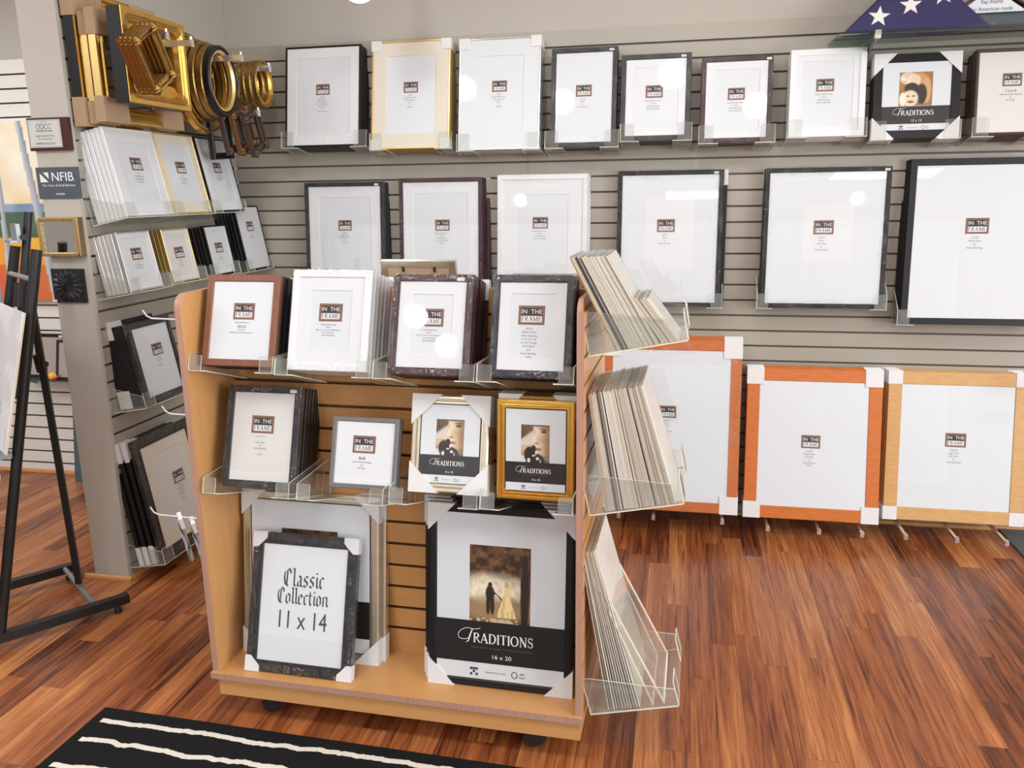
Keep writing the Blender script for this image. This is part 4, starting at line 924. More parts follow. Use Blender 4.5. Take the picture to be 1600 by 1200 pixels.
# ------------------------------------------------------------------ frames on the side wing
def posS(tb): x, d, z, w, h, a = tb; return stand(PI / 2, x, d, z, a), w, h
GS = 'frames in trays on the side wing'
wing = {
    'S1w': ((3.008, 2.194, 1.595, .318, .361, 11.5), S(col='white_lacquer', m=.010, mat=.16, label=.074, lpos=(.50, .60), cap_txt=['11x14', 'With Opening', 'For 8x10 Image', 'With Glass'], prof='bevel'), 7, 'silver-white frame in front of white stack, upper left tray of side wing', 'the white stack in the upper tray of the side wing', dict(col='white_lacquer'), None),
    'S1g': ((3.331, 2.194, 1.594, .306, .364, 11.5), S(col='gold_pale', side='gold_side', m=.009, mat=.15, matcol='cream', label=.073, lpos=(.5, .58), cap_txt=['11x14', 'With Opening', 'For 8x10', 'With Glass']), 4, 'thin gold frame with cream mat in upper tray of side wing', 'the gold stack in the upper tray of the side wing', {}, None),
    'S1b': ((3.651, 2.194, 1.597, .288, .359, 11.5), S(col='black', m=.008, mat=.15, label=.070, lpos=(.5, .60), cap_txt=['11x14', 'With Opening', 'With Glass']), 5, 'thin black frame at right of upper tray of side wing', 'the black stack in the upper tray of the side wing', {}, None),
    'S2s': ((3.000, 2.213, 1.288, .218, .247, 10), S(col='silver', m=.007, label=.070, lpos=(.48, .62), mat=.1, cap_txt=['8x10', 'With Opening', 'With Glass']), 6, 'thin silver frame at left of second tray of side wing', 'the silver stack in the second tray of the side wing', dict(col='silver_leaf'), None),
    'S2g': ((3.300, 2.213, 1.294, .207, .239, 10), S(col='gold_pale', side='gold_side', m=.007, label=.070, lpos=(.5, .55), mat=.1, insert='warm_paper', cap_txt=['8x10', 'Gold', 'With Glass']), 6, 'thin gold frame in second tray of side wing', 'the gold stack in the second tray of the side wing', dict(col='gold_side'), None),
    'S2b': ((3.640, 2.213, 1.291, .205, .245, 10), S(col='black', m=.008, label=.068, lpos=(.5, .55), mat=.1, cap_txt=['8x10', 'Black', 'With Glass']), 6, 'thin black frame in second tray of side wing', 'the black stack in the second tray of the side wing', {}, None),
    'S2x': ((3.925, 2.190, 1.290, .245, .335, 10), S(col='black', m=.008, label=.070, lpos=(.5, .68), cap_txt=['8x12', 'Black', 'With Glass']), 6, 'tall thin black frame in the corner at right of second side tray', 'the tall black stack in the wall corner', {}, (4, dict(dh=.08, dw=-.03, cap=('sq', .04, (2,))))),
    'S3': ((3.020, 2.212, .800, .295, .352, 10), S(col='black_grain', m=.026, label=.072, lpos=(.55, .62), wrap=True, cap_txt=['9x12', 'With Glass', '&', 'Backing']), 7, 'black wood frame in third tray of side wing, partly behind gondola', 'the black stack in the third tray of the side wing', {}, (4, dict(cap=('sq', .075, (3, 0)), dh=.022))),
    'S4': ((2.985, 2.205, .085, .43, .560, 9), S(col='black', m=.045, mat=.16, matcol='cream', label=.08, lpos=(.60, .57), insert='warm_paper', wrap=True, cap_txt=['16x20', 'With Opening', 'For 11x14', 'With Glass', '&', 'Backing']), 4, 'large black frame with cream mat in the lowest tray of side wing', 'the large black stack in the lowest tray of the side wing', dict(cap=('tri', .085)), None)}
for k, (tb, st, n, desc, where, bk, nb) in wing.items():
    M, w, h = posS(tb); stack(M, w, h, st, n, desc, where, GS, back=bk, nback=nb, step={'S4': .031, 'S3': .0195, 'S1w': .0215}.get(k), dx={'S4': -.004}.get(k, 0))
def wtray(y0, y1, d, z, tilt, lab, dep=.165, th=.05):
    M = stand(PI / 2, y0, d, z, tilt); w = y1 - y0; k = .003; e = 'acrylic_edge'
    r_ = empty('wall_tray', M, lab, 'acrylic tray', 'clear acrylic trays on the side wing')
    mb = MB(); mb.prism([(0, 0), (w, 0), (w, dep), (0, dep)], -k, 0, 'acrylic', 'z', em=e); mb.build('tray_floor', r_)
    for x in (0, w - k):
        mb = MB(); mb.prism([(0, 0), (dep, 0), (dep, .11), (dep - .015, .11), (0, th)], x, x + k, 'acrylic', 'x', em=e); mb.build('end_wall', r_)
    for x0, x1 in ((0, .07), (w - .07, w)):
        mb = MB(); mb.prism([(x0, 0), (x1, 0), (x1, th + .012), (x0, th + .012)], -k, 0, 'acrylic', 'y', em=e); mb.build('front_tab', r_)
wtray(2.992, 3.335, 2.186, 1.592, 11.5, 'clear tray holding the white stack on the side wing')
wtray(3.338, 3.645, 2.186, 1.592, 11.5, 'clear tray holding the upper gold stack on the side wing')
wtray(3.648, 3.950, 2.186, 1.594, 11.5, 'clear tray holding the upper thin black stack on the side wing')
wtray(2.985, 3.275, 2.205, 1.284, 10, 'clear tray holding the silver stack on the side wing')
wtray(3.285, 3.560, 2.205, 1.290, 10, 'clear tray holding the lower gold stack on the side wing')
wtray(3.600, 3.870, 2.205, 1.288, 10, 'clear tray holding the lower thin black stack on the side wing')
wtray(3.900, 4.180, 2.182, 1.286, 10, 'clear tray in the wall corner of the side wing')
wtray(2.985, 3.340, 2.200, .796, 10, 'clear tray third from top on the side wing')
wtray(2.975, 3.440, 2.190, .081, 9, 'lowest clear tray on the side wing near the floor', dep=.18, th=.06)

# ------------------------------------------------------------------ gilt frames hung on the side wing
def faceout(y, z, ln, lab):
    r_ = empty('faceout_rail', T(WX, y, z), lab, 'display arm', 'chrome arms with stop pins on the side wing')
    mb = MB(); mb.box(0, ln, -.006, .006, -.012, .012, 'chrome'); mb.box(0, .005, -.018, .018, -.03, .03, 'chrome'); mb.build('arm', r_)
    mb = MB(); mb.box(ln - .004, ln + .006, -.011, .011, -.016, .012, 'chrome'); bevel(mb.build('end_cap', r_), .002)
    mb = MB(); mb.tube([(ln, 0, .012), (ln, 0, .024)], .007, 'chrome'); mb.build('stop_pin', r_)
def gilt_rect(x, yc, zc, w, h, m, t, rot, col, prof, lab, grp=None, rad=0, orn=0, mats=None):
    """x = front face plane, hung facing +x, rotated by rot in its own plane"""
    M = T(x, yc, zc) @ RZ(PI / 2) @ RY(rot) @ T(-w / 2, 0, -h / 2)
    r_ = empty('gilt_frame', M, lab, 'picture frame', grp)
    mb = MB(); mb.sweep_rect(w, h, prof, col, rad=rad, mats=mats); mb.build('moulding', r_)
    if orn:
        for a, b in ((m * .5, m * .5), (w - m * .5, m * .5), (w - m * .5, h - m * .5), (m * .5, h - m * .5)):
            mb = MB(); R_ = m * .62; rings = []
            for j, (rr, yy) in enumerate(((1.0, .004), (.8, -.004), (.45, -.009), (.2, -.011))): rings.append([(a + R_ * rr * (1 + .22 * math.cos(7 * q)) * math.cos(q), yy, b + R_ * rr * (1 + .22 * math.cos(7 * q)) * math.sin(q)) for q in [2 * PI * k / 28 for k in range(28)]])
            mb.grid(rings, col); mb.face(rings[-1], col); mb.build('corner_ornament', r_)
    return r_
def gilt_oval(x, yc, zc, rw, rh, m, t, col, lab, grp, tiltz=0, inner=None, beads=0):
    M = T(x, yc, zc) @ RZ(PI / 2) @ RX(R(tiltz)); r_ = empty('oval_frame', M, lab, 'oval frame', grp)
    prof = [(0, t), (0, .004), (m * .12, 0), (m * .3, .001), (m * .42, .006), (m * .6, .004), (m * .72, .008), (m * .85, .007), (m, .012), (m, t)]
    mb = MB(); nn = 48
    for i in range(len(prof)):
        a, b = prof[i], prof[(i + 1) % len(prof)]; mm = inner if (inner and i in (5, 6, 7, 8)) else col
        mb.grid([[((rw - p[0]) * math.cos(q), p[1], (rh - p[0]) * math.sin(q)) for q in [2 * PI * k / nn for k in range(nn)]] for p in (a, b)], mm, sm=True)
    mb.build('oval_moulding', r_)
    if beads:
        mb = MB()
        for k in range(beads):
            q = 2 * PI * k / beads; cx, cz = (rw - m * .5) * math.cos(q), (rh - m * .5) * math.sin(q)
            mb.tube([(cx, .006, cz), (cx, -.001, cz), (cx, -.004, cz)], [.006, .006, .002], col, 6)
        mb.build('bead_ring', r_)
def pg(m, t): return [(0, t), (0, .003), (m * .1, 0), (m * .3, .002), (m * .4, .010), (m * .62, .012), (m * .7, .006), (m * .85, .008), (m, .014), (m, t)]
# large gilt frames with cardboard corners, flat against the wing
def corner_wrap(r_, w, h, t, s, ks=(0, 1, 2, 3)):
    for k in ks:
        sx = 1 if k in (0, 3) else -1; sz = 1 if k in (0, 1) else -1; e = .004
        poly = [(-e, -e), (s, -e), (s * .95, s * .55), (-e, s * .62)]
        pp = [((0 if sx > 0 else w) + sx * p[0], (0 if sz > 0 else h) + sz * p[1]) for p in poly]
        if sx * sz < 0: pp.reverse()
        mb = MB(); mb.prism(pp, -e, t + e, 'kraft'); mb.build('cardboard_corner', r_)
GK = 'gilt frames with cardboard corners on the side wing'
for i, (x, y0, w, z0, h, col, sd, t, s, lab) in enumerate((
        (-2.302, 2.972, .52, 1.950, .510, 'gold', 'black', .046, .17, 'black-sided gilt frame with cardboard corners, nearest the wall end'),
        (-2.262, 2.985, .52, 1.960, .405, 'gold_antique', 'gold_pale', .028, .13, 'gilt frame with cardboard corners, between two other wrapped ones'),
        (-2.215, 2.972, .52, 1.965, .410, 'gold', 'gold_pale', .034, .15, 'outermost gilt frame with cardboard corners behind the square tray frame'))):
    m = .06; p = pg(m, t); ms = [sd] + [col] * (len(p) - 2) + [sd]
    r_ = gilt_rect(x, y0 + w / 2, z0 + h / 2, w, h, m, t, 0, col, p, lab, GK, mats=ms); corner_wrap(r_, w, h, t, s)
# the square rounded tray frame
w_, h_ = .415, .350
M = T(-2.088, 3.166, 2.203) @ RZ(PI / 2) @ T(-w_ / 2, 0, -h_ / 2)
tf = empty('gilt_frame', M, 'square bright gilt frame with rounded inner border and black sides', 'picture frame')
rg = [(0, .062, .002), (0, .003, .002), (.002, 0, .002), (.018, 0, .006), (.021, .003, .034), (.026, .001, .034), (.030, .005, .034), (.036, .004, .034), (.042, .009, .032), (.050, .030, .030), (.088, .034, .004), (.088, .039, .003), (.096, .040, .003), (.096, .062, .003)]
def rrad(i, y, r):
    pts = []; o_ = .052 if i > .08 else 0; q_ = .004 if i > .08 else 0   # the sight opening sits right of centre
    for cx, cz, a0 in ((i + r + o_, i + r, PI), (w_ - i - r + o_ - q_, i + r, 1.5 * PI), (w_ - i - r + o_ - q_, h_ - i - r, 0), (i + r + o_, h_ - i - r, .5 * PI)):
        for k in range(7): pts.append((cx + r * math.cos(a0 + k * PI / 12), y, cz + r * math.sin(a0 + k * PI / 12)))
    return pts
mb = MB()
for k in range(len(rg) - 1): mb.grid([rrad(*rg[k]), rrad(*rg[k + 1])], 'black' if k == 0 else ('gold_antique' if k in (4, 6) else 'gold'), sm=(k > 3))
mb.build('moulding', tf)
mb = MB(); mb.box(.09, w_ - .030, .058, .061, .09, h_ - .09, 'black'); mb.build('backing_board', tf)
GD = 'small ornate gilt frames hanging cornerwise on one arm'
for i in range(4):
    gilt_rect(-1.978 - .027 * i, 2.990 + .010 * i, 2.184 + .003 * i, .162, .214, .031, .020, R(-31), 'gold_antique', pg(.031, .020), ['foremost', 'second', 'third', 'rearmost'][i] + ' small ornate gilt frame hanging cornerwise before the square one', GD, orn=1)
faceout(3.062, 2.280, .390, 'chrome arm through the four small ornate gilt frames'); faceout(3.225, 2.279, .395, 'chrome arm beside the top right of the square gilt frame')
# oval group
GO = 'oval gilt frames on the side wing'
for i, (x, y, z, rw, rh, m, col, inner, beads, lab) in enumerate((
        (-2.050, 3.595, 2.180, .125, .152, .034, 'black', 'gold_pale', 0, 'glossy black oval frame with gold lip, foremost of the large ovals'),
        (-2.085, 3.600, 2.180, .130, .158, .036, 'gold_antique', 'gold', 0, 'gilt oval frame directly behind the black oval'),
        (-2.120, 3.605, 2.182, .142, .170, .040, 'gold_antique', None, 60, 'beaded gilt oval frame, third of the large ovals'),
        (-2.160, 3.608, 2.184, .150, .180, .044, 'gold_antique', None, 0, 'gilt oval frame, fourth of the large ovals'),
        (-2.205, 3.590, 2.192, .175, .200, .050, 'gold_antique', None, 70, 'widest beaded gilt oval frame nearest the wing'),
        (-2.170, 3.640, 2.105, .165, .150, .030, 'gold', 'gold_pale', 0, 'bright gilt oval frame hanging low behind the large ovals'))):
    gilt_oval(x, y, z, rw, rh, m, .030, col, lab, GO, inner=inner, beads=beads)
faceout(3.572, 2.272, .42, 'chrome arm through the large oval frames')
for i, (x, lab) in enumerate(((-2.020, 'foremost small gilt oval near the wall corner'), (-2.052, 'second small gilt oval near the wall corner'), (-2.084, 'third small gilt oval near the wall corner'), (-2.120, 'rearmost small gilt oval near the wall corner'))):
    gilt_oval(x, 3.925, 2.205 - .002 * i, .088, .112, .028, .024, 'gold_antique', lab, 'small gilt ovals near the wall corner', inner='gold' if i % 2 == 0 else None, beads=44 if i == 2 else 0)
faceout(3.870, 2.268, .40, 'chrome arm through the small oval frames')
for i, (x, y, z, w, h, rot, col, lab) in enumerate(((-1.995, 3.765, 1.965, .150, .190, -24, 'dark_brown', 'foremost dark brown carved frame hanging cornerwise by the corner'), (-2.05, 3.75, 1.975, .155, .195, -20, 'bronze', 'gold-flecked carved frame second in the dark hanging group'), (-2.10, 3.74, 1.980, .165, .205, -16, 'dark_brown', 'dark brown carved frame third in the dark hanging group'), (-2.16, 3.73, 1.97, .18, .25, -4, 'black', 'black carved frame nearest the wing in the dark hanging group'))):
    gilt_rect(x, y, z, w, h, .030, .026, R(rot), col, pg(.030, .026), lab, 'dark carved frames hanging near the corner', orn=1 if i < 3 else 0)
faceout(3.765, 2.055, .38, 'chrome arm through the dark carved frames')

# ------------------------------------------------------------------ plaques and tiles on the wing's end
def on_end(x, z): return T(x, 2.955, z)
r_ = empty('wall_plaque', on_end(-2.546, 1.855), 'mahogany membership plaque with silver paper, topmost on wall end', 'plaque')
mb = MB(); mb.box(0, .186, -.016, 0, 0, .125, 'mahogany'); bevel(mb.build('plaque_board', r_), .003)
mb = MB(); mb.box(.004, .150, -.018, -.0155, .012, .118, 'plaque_paper'); mb.sweep_rect(.14, .10, [(0, -.0183), (.001, -.0183)], 'ink_grey', x0=.007, z0=.015, closed=False)
for i, ch in enumerate('oacc'):
    for q in stroke(arc(.05 + .018 * i, .092, .008, .009, 40 if i > 1 else 0, 320 if i > 1 else 360, 12), .002): mb.face([(p[0], -.0185, p[1]) for p in q], 'ink_grey')
for q in stroke(arc(.077, .098, .02, .012, 20, 160, 10), .001): mb.face([(p[0], -.0185, p[1]) for p in q], 'ink_grey')
for z, tx, s in ((.072, 'MEMBERSHIP AREA', .009), (.054, 'Supporting and Serving', .009), (.042, 'Our Community', .009), (.024, 'MEMBER SINCE 2001', .010)): put_text(mb, tx, .077, z, s, -.0185, 'ink')
mb.build('engraved_plate', r_)
r_ = empty('wall_sign', on_end(-2.546, 1.668), 'slate blue NFIB small business sign on wall end', 'sign')
mb = MB(); mb.box(0, .196, -.004, 0, 0, .124, 'slate'); bevel(mb.build('sign_plate', r_), .001, 1)
mb = MB(); y = -.0046
mb.face([(.016, y, .066), (.056, y, .066), (.016, y, .106)], 'label_white'); mb.face([(.032, y, .104), (.056, y, .104), (.056, y, .078)], 'label_white')
for q in stroke([(.016, .104), (.060, .064)], .005): mb.face([(p[0], y - .0002, p[1]) for p in q], 'slate')
for k_ in range(3): put_text(mb, 'NFIB', .118 + .0009 * k_, .070, .050, y - .0004 * k_, 'label_white')
put_text(mb, '.', .172, .070, .03, y, 'label_white'); put_text(mb, 'The Voice of Small Business', .098, .049, .0135, y, 'label_white'); mb.sweep_rect(.11, .014, [(0, y), (.0006, y)], 'ink', x0=.045, z0=.012, closed=False); put_text(mb, 'MEMBER', .10, .0155, .011, y, 'label_white')
mb.build('sign_lettering', r_)
r_ = empty('wall_mirror', on_end(-2.548, 1.440), 'small square mirror in twisted gilt frame on wall end', 'mirror')
mb = MB(); mb.sweep_rect(.184, .156, [(0, 0), (0, -.030), (.004, -.036), (.012, -.038), (.016, -.032), (.016, 0)], 'gilt_dull'); mb.build('mirror_frame', r_)
mb = MB()
for sx0, sx1, sz0, sz1 in ((.008, .176, .008, .008), (.008, .176, .148, .148), (.008, .008, .008, .148), (.176, .176, .008, .148)):
    n_ = 16
    for k in range(n_):
        u = (k + .5) / n_; cx, cz = sx0 + (sx1 - sx0) * u, sz0 + (sz1 - sz0) * u; hor = sz0 == sz1; d = .005
        a, b = ((cx - d, cz - .006), (cx + d, cz + .006)); mb.tube([(a[0], -.039, a[1]), (b[0], -.039, b[1])], .0030, 'gold_pale', 6)
mb.build('rope_beading', r_)
mb = MB(); mb.box(.015, .169, -.031, -.029, .015, .141, 'mirror'); mb.build('mirror_glass', r_)
r_ = empty('carved_tile', on_end(-2.536, 1.250), 'dark shrink-wrapped rosette tile, lowest on wall end', 'wall tile')
mb = MB(); mb.box(0, .150, -.012, 0, 0, .138, 'charcoal'); bevel(mb.build('tile_body', r_), .003)
mb = MB(); cx, cz = .075, .069; rings = []
for rr, yy in ((.064, -.012), (.058, -.020), (.040, -.024), (.024, -.017), (.016, -.026), (.008, -.028)): rings.append([(cx + rr * (1 + .10 * math.cos(16 * q)) * math.cos(q), yy - .003 * math.cos(16 * q), cz + rr * (1 + .10 * math.cos(16 * q)) * math.sin(q)) for q in [2 * PI * k / 96 for k in range(96)]])
mb.grid(rings, 'charcoal'); mb.face(rings[-1], 'charcoal'); mb.build('rosette', r_)
mb = MB(); rings = [[(.15 * i / 20, -.030 - .003 * hn(i * .8, j * .8), .138 * j / 18) for i in range(21)] for j in range(19)]; mb.grid(rings, 'wrap_loose', closed_u=False)
mb.face([(.008, -.0335, .004), (.030, -.0335, .004), (.030, -.0335, .014), (.008, -.0335, .014)], 'label_white'); mb.build('shrink_wrap', r_)

# ------------------------------------------------------------------ far left: painting, shelf, board
r_ = empty('canvas_painting', T(-4.02, 4.157, 1.09), 'painting of pale birch trunks over orange grass on far wall', 'painting')
mb = MB(); mb.box(0, .52, .0, .036, 0, 1.01, 'warm_paper'); mb.build('stretched_canvas', r_)
picture('painted_surface', pic_birch, 0, .52, 0, 1.01, -.0005, 60, 110, r_)
r_ = empty('wall_shelf', T(-3.90, WY, .632), 'narrow glass shelf low on far wall left of wall end', 'shelf'); 
mb = MB(); mb.box(0, .62, -.16, -.002, -.004, .004, 'shelf_glass'); mb.box(0, .62, -.162, -.16, -.004, .004, 'teal_board'); mb.build('glass_pane', r_)
for x in (.08, .54):
    mb = MB(); mb.prism([(-.002, -.004), (-.13, -.004), (-.002, -.06)], x, x + .004, 'alu', 'x'); mb.build('shelf_bracket', r_)
M = stand(0, -3.80, 4.075, .637, 14); make_frame(M, .27, .265, S(col='black', m=.02, t=.016, insert='print_grey', sticker=.03), 'black frame with grey picture on the low far shelf, left one', 'picture frame', 'frames on the low far shelf')
M = stand(0, -3.56, 4.050, .637, 12); make_frame(M, .22, .235, S(col='charcoal', m=.016, t=.016, insert='print_grey', sticker=.03), 'dark grey frame on the low far shelf, right one', 'picture frame', 'frames on the low far shelf')
r_ = empty('toy_flower', T(-3.575, 4.048, .637), 'small yellow and red ornament on the low far shelf', 'ornament')
mb = MB(); rings = [[((.025 + .006 * math.cos(5 * q)) * math.cos(q) * s, (.018) * math.sin(q) * s, z) for q in [2 * PI * k / 20 for k in range(20)]] for z, s in ((0, .6), (.012, 1), (.03, .9), (.042, .4))]; mb.grid(rings, 'yellow'); mb.face(rings[-1], 'yellow'); mb.build('yellow_head', r_)
mb = MB(); mb.tube([(.0, -.01, .006), (.03, -.012, .012), (.062, -.01, .032)], [.008, .009, .003], 'red', 8); mb.build('red_tail', r_)
mb = MB(); mb.box(0, .40, 0, .02, 0, .50, 'teal_board'); tag(mb.build('leaning_board', None, T(-3.535, 4.06, 0) @ RX(-R(8))), 'dark teal board leaning on far wall by wall end', 'board')

# ------------------------------------------------------------------ easel
V_ = Vector((.6, .8, 0)); Nn = Vector((.8, -.6, 0))
def E(n, v, z): p = Nn * n + V_ * v; return (p.x, p.y, z)
ez = empty('display_easel', T(0, 0, 0), 'black tubular H-frame display easel holding two prints, front left', 'easel')
sp = 'steel_powder'
for n_, v0, v1 in ((-3.392, .05, .862), (-3.868, .05, .795)):
    mb = MB(); mb.bar(E(n_, v0, .052), E(n_, v1, .052), .036, .036, sp); bevel(mb.build('base_bar', ez), .004)
    for vv in (v1 - .045, v0 + .05):
        mb = MB(); mb.tube([E(n_, vv, 0), E(n_, vv, .012), E(n_, vv, .035)], [.015, .015, .006], 'rubber', 12); mb.build('levelling_foot', ez)
mb = MB(); mb.tube([E(-3.868, .735, .058), E(-3.392, .735, .058)], .011, 'alu'); mb.build('cross_rod', ez)
for n0, n1 in ((-3.392, -3.375), (-3.868, -3.72)):
    mb = MB(); mb.tube([E(n0, .40, .06), E(n1, .705, 1.485)], .0185, sp, 14); mb.tube([E(n1, .705, 1.485), E(n1, .706, 1.49)], .0188, 'rubber', 14); mb.build('upright', ez)
mb = MB(); mb.tube([E(-3.735, .675, 1.385), E(-3.372, .675, 1.385)], .010, 'alu'); mb.build('top_crossbar', ez)
mb = MB(); mb.tube([E(-3.56, .60, .92), E(-3.56, .735, 1.62)], .015, sp, 12); mb.tube([E(-3.56, .66, 1.27), E(-3.56, .675, 1.36)], .021, sp, 12); mb.build('centre_mast', ez)
mb = MB(); mb.bar(E(-3.62, .685, 1.545), E(-3.525, .685, 1.545), .014, .068, 'alu', up=(0, 0, 1)); mb.bar(E(-3.62, .67, 1.515), E(-3.525, .67, 1.515), .034, .008, 'alu', up=(0, 0, 1)); mb.tube([E(-3.53, .70, 1.53), E(-3.505, .70, 1.53)], .012, 'rubber'); mb.build('top_clamp', ez)
mb = MB(); mb.bar(E(-3.62, .735, .075), E(-3.56, .700, 1.30), .024, .018, sp); mb.tube([E(-3.62, .715, 1.0), E(-3.62, .708, 1.07)], .020, sp, 12); mb.tube([E(-3.60, .715, 1.04), E(-3.545, .715, 1.04)], .012, 'rubber'); mb.build('rear_strut', ez)
mb = MB(); mb.bar(E(-3.80, .49, .757), E(-3.35, .49, .757), .07, .018, 'alu'); mb.bar(E(-3.80, .455, .735), E(-3.35, .455, .735), .012, .055, 'alu'); mb.build('ledge', ez)
def sheet(n1, v0, z0, v1, z1, wd, lab, fn):
    p0 = Vector(E(n1, v0, z0)); p1 = Vector(E(n1, v1, z1)); up = (p1 - p0).normalized(); h = (p1 - p0).length
    ex_ = Nn.copy(); y_ = up.cross(ex_)
    M = Matrix((ex_, y_, up)).transposed().to_4x4(); M.translation = p0 - ex_ * wd
    r_ = empty('sleeved_print', M, lab, 'print')
    mb = MB(); mb.box(0, wd, 0, .006, 0, h, 'print_cream'); mb.build('mount_board', r_)
    picture('artwork', fn, .0, wd, 0, h, -.0006, 30, 40, r_)
    mb = MB(); rings = [[(wd * i / 16, -.003 - .002 * hn(i * .7, j * .7), h * j / 24) for i in range(17)] for j in range(25)]; mb.grid(rings, 'wrap_loose', closed_u=False); mb.build('clear_sleeve', r_)
sheet(-3.300, .497, .775, .622, 1.275, .46, 'pale wrapped print on the upper ledge of the easel', pic_dusk)
sheet(-3.325, .365, .20, .470, .700, .46, 'pale blue print standing on the easel below the ledge', pic_dusk)

# ------------------------------------------------------------------ rug and floor bits
mb = MB(); mb.box(0, 1.85, -1.2, 0, 0, .007, 'rug'); bevel(tag(mb.build('striped_rug', None, T(-1.834, 2.098, 0) @ RZ(-.028)), 'black rug with uneven cream stripes in front of the gondola', 'rug'), .002)
mb = MB(); mb.box(0, .9, -.35, .10, 0, .012, 'carpet_grey'); tag(mb.build('floor_mat', None, T(1.60, 4.08, 0)), 'dark grey mat at far right edge of the floor', 'mat')
mb = MB(); mb.tube([(0, 0, 0), (.004, .05, .05), (.002, .1, .1)], .003, 'black'); 
r_ = empty('spring_clip', stand(0, 1.565, 3.955, .792, 0), 'black clip on the right corner of the light oak frame', 'clip')
mb = MB(); mb.prism([(0, 0), (.03, .016), (.14, .004), (.14, -.014), (.03, -.010)], -.01, .012, 'rubber'); mb.build('clip_jaw', r_)

# ------------------------------------------------------------------ lamps
emis('lamp_glow', (1, .97, .92), 60); emis('troffer_glow', (1, .98, .94), 7.0)
def area(name, M, sx, sy, pw, col=(1, .97, .93), shape='RECTANGLE', spread=180):
    l = bpy.data.lights.new(name, 'AREA'); l.shape = shape; l.size = sx; l.energy = pw; l.color = col; l.spread = R(spread)
    if shape == 'RECTANGLE': l.size_y = sy
    o = bpy.data.objects.new(name, l); COL.objects.link(o); o.matrix_basis = M; return o
def spot(x, y, z, tx, ty, tz, lab, pw=2.6, r=.085):
    d = (Vector((tx, ty, tz)) - Vector((x, y, z))).normalized(); q = (-d).to_track_quat('Z', 'Y').to_matrix().to_4x4()
    M = T(x, y, z) @ q
    r_ = empty('track_spotlight', M, lab, 'spotlight', 'spotlights hanging from the ceiling')
    mb = MB(); nn = 24
    rings = [[(rr * math.cos(a), rr * math.sin(a), zz) for a in [2 * PI * k / nn for k in range(nn)]] for rr, zz in ((r, -.002), (r * 1.12, -.006), (r * 1.12, .05), (r * .6, .13), (.02, .14))]
    mb.grid(rings, 'white_lacquer'); mb.build('lamp_head', r_)
    mb = MB(); mb.face([(r * math.cos(a), r * math.sin(a), 0) for a in [-2 * PI * k / nn for k in range(nn)]], 'lamp_glow'); mb.build('lamp_lens', r_)
    inv = M.inverted(); mb = MB(); p = M @ Vector((0, 0, .1)); mb.tube([inv @ p, inv @ Vector((p.x, p.y, CEIL))], .008, 'white_lacquer', 8); mb.build('stem', r_)
    area('spot_beam', M @ T(0, 0, -.006), r * 1.6, 0, pw, (1, .97, .93), 'DISK', 110)
for i, (x, y, tx) in enumerate(((-1.44, 2.71, -1.55), (-.81, 2.47, -.75), (-.08, 2.77, -.05), (.48, 2.31, .5))):
    spot(x, y, 2.86, tx, 4.15, 1.7, '%s ceiling spotlight from the left, aimed at the back wall' % ordw[i])
spot(-1.345, 3.5, 2.490, -1.0, 2.4, .6, 'lit spotlight at the top edge above the leftmost black frame', pw=4, r=.055)
for i, (x, y) in enumerate(((-1.96, -.74), (-1.87, -1.22), (-2.2, -3.2), (2.3, -3.4))):
    spot(x, y, 2.86, x * .6, 2.3, .9, '%s ceiling spotlight behind the viewer' % ordw[i], pw=4)
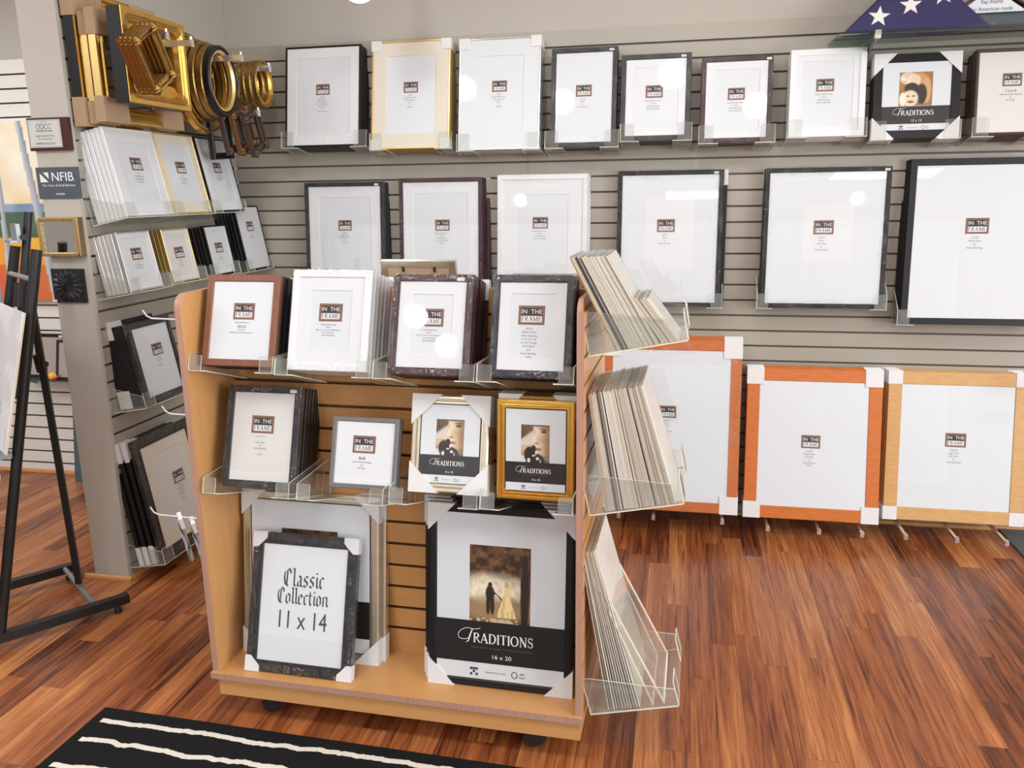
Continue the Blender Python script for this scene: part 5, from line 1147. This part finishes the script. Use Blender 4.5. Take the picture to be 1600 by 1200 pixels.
for i, (x, y) in enumerate(((-1.2, .9), (1.4, .9), (.4, -3.7), (2.4, -2.4), (-4.6, 2.3), (-4.6, -.6), (3.4, 2.4), (-3.1, .9), (-3.7, 2.9))):  # last two panels added to brighten the left floor and far-left wall
    r_ = empty('ceiling_troffer', T(x, y, CEIL), 'recessed fluorescent ceiling panel, %s' % ordw[i], 'ceiling light', 'fluorescent ceiling panels')
    mb = MB(); mb.sweep_rect(1.24, .64, [(0, 0), (0, 0)], 'white_lacquer') if False else mb.box(-.62, .62, -.32, .32, -.012, -.001, 'white_lacquer'); mb.build('panel_frame', r_)
    mb = MB(); mb.face([(-.59, -.29, -.013), (-.59, .29, -.013), (.59, .29, -.013), (.59, -.29, -.013)], 'troffer_glow'); mb.build('diffuser', r_)
    area('panel_light', T(x, y, CEIL - .02), 1.18, .58, 44, (.985, 1, 1))
area('window_light', T(-1, -4.8, 1.6) @ RX(R(90)), 10, 2.3, 130, (.95, .975, 1.0))
area('side_fill_light', T(4.3, .1, 1.6) @ RY(R(90)), 2.2, 3.4, 480, (.95, .975, 1.0))  # unseen fill light added at right to brighten the side wing

w = bpy.data.worlds.new('World'); bpy.context.scene.world = w; w.use_nodes = True
bg = w.node_tree.nodes['Background']; bg.inputs[0].default_value = (.85, .92, 1, 1); bg.inputs[1].default_value = 1.2

# ------------------------------------------------------------------ camera
yaw, pitch, roll = .20127519, .22939888, -.01420274
fwd = Vector((-math.sin(yaw) * math.cos(pitch), math.cos(yaw) * math.cos(pitch), -math.sin(pitch)))
r0 = Vector((math.cos(yaw), math.sin(yaw), 0)); u0 = r0.cross(fwd)
rt = r0 * math.cos(roll) + u0 * math.sin(roll); up = -r0 * math.sin(roll) + u0 * math.cos(roll)
cam = bpy.data.cameras.new('camera'); cam.sensor_width = 36; cam.sensor_fit = 'HORIZONTAL'; cam.lens = 1275.45 / 1600 * 36
co = bpy.data.objects.new('camera', cam); COL.objects.link(co)
M = Matrix((rt, up, -fwd)).transposed().to_4x4(); M.translation = (0, 0, EYE); co.matrix_world = M
cam.clip_start = .05; cam.clip_end = 100
sc = bpy.context.scene; sc.camera = co
vs_ = sc.view_settings; vs_.view_transform = 'Standard'; vs_.look = 'None'; vs_.gamma = 1; vs_.use_curve_mapping = False; vs_.exposure = -1.15
sc.cycles.max_bounces = 10; sc.cycles.transparent_max_bounces = 24; sc.cycles.diffuse_bounces = 4; sc.cycles.glossy_bounces = 4; sc.cycles.sample_clamp_indirect = 6
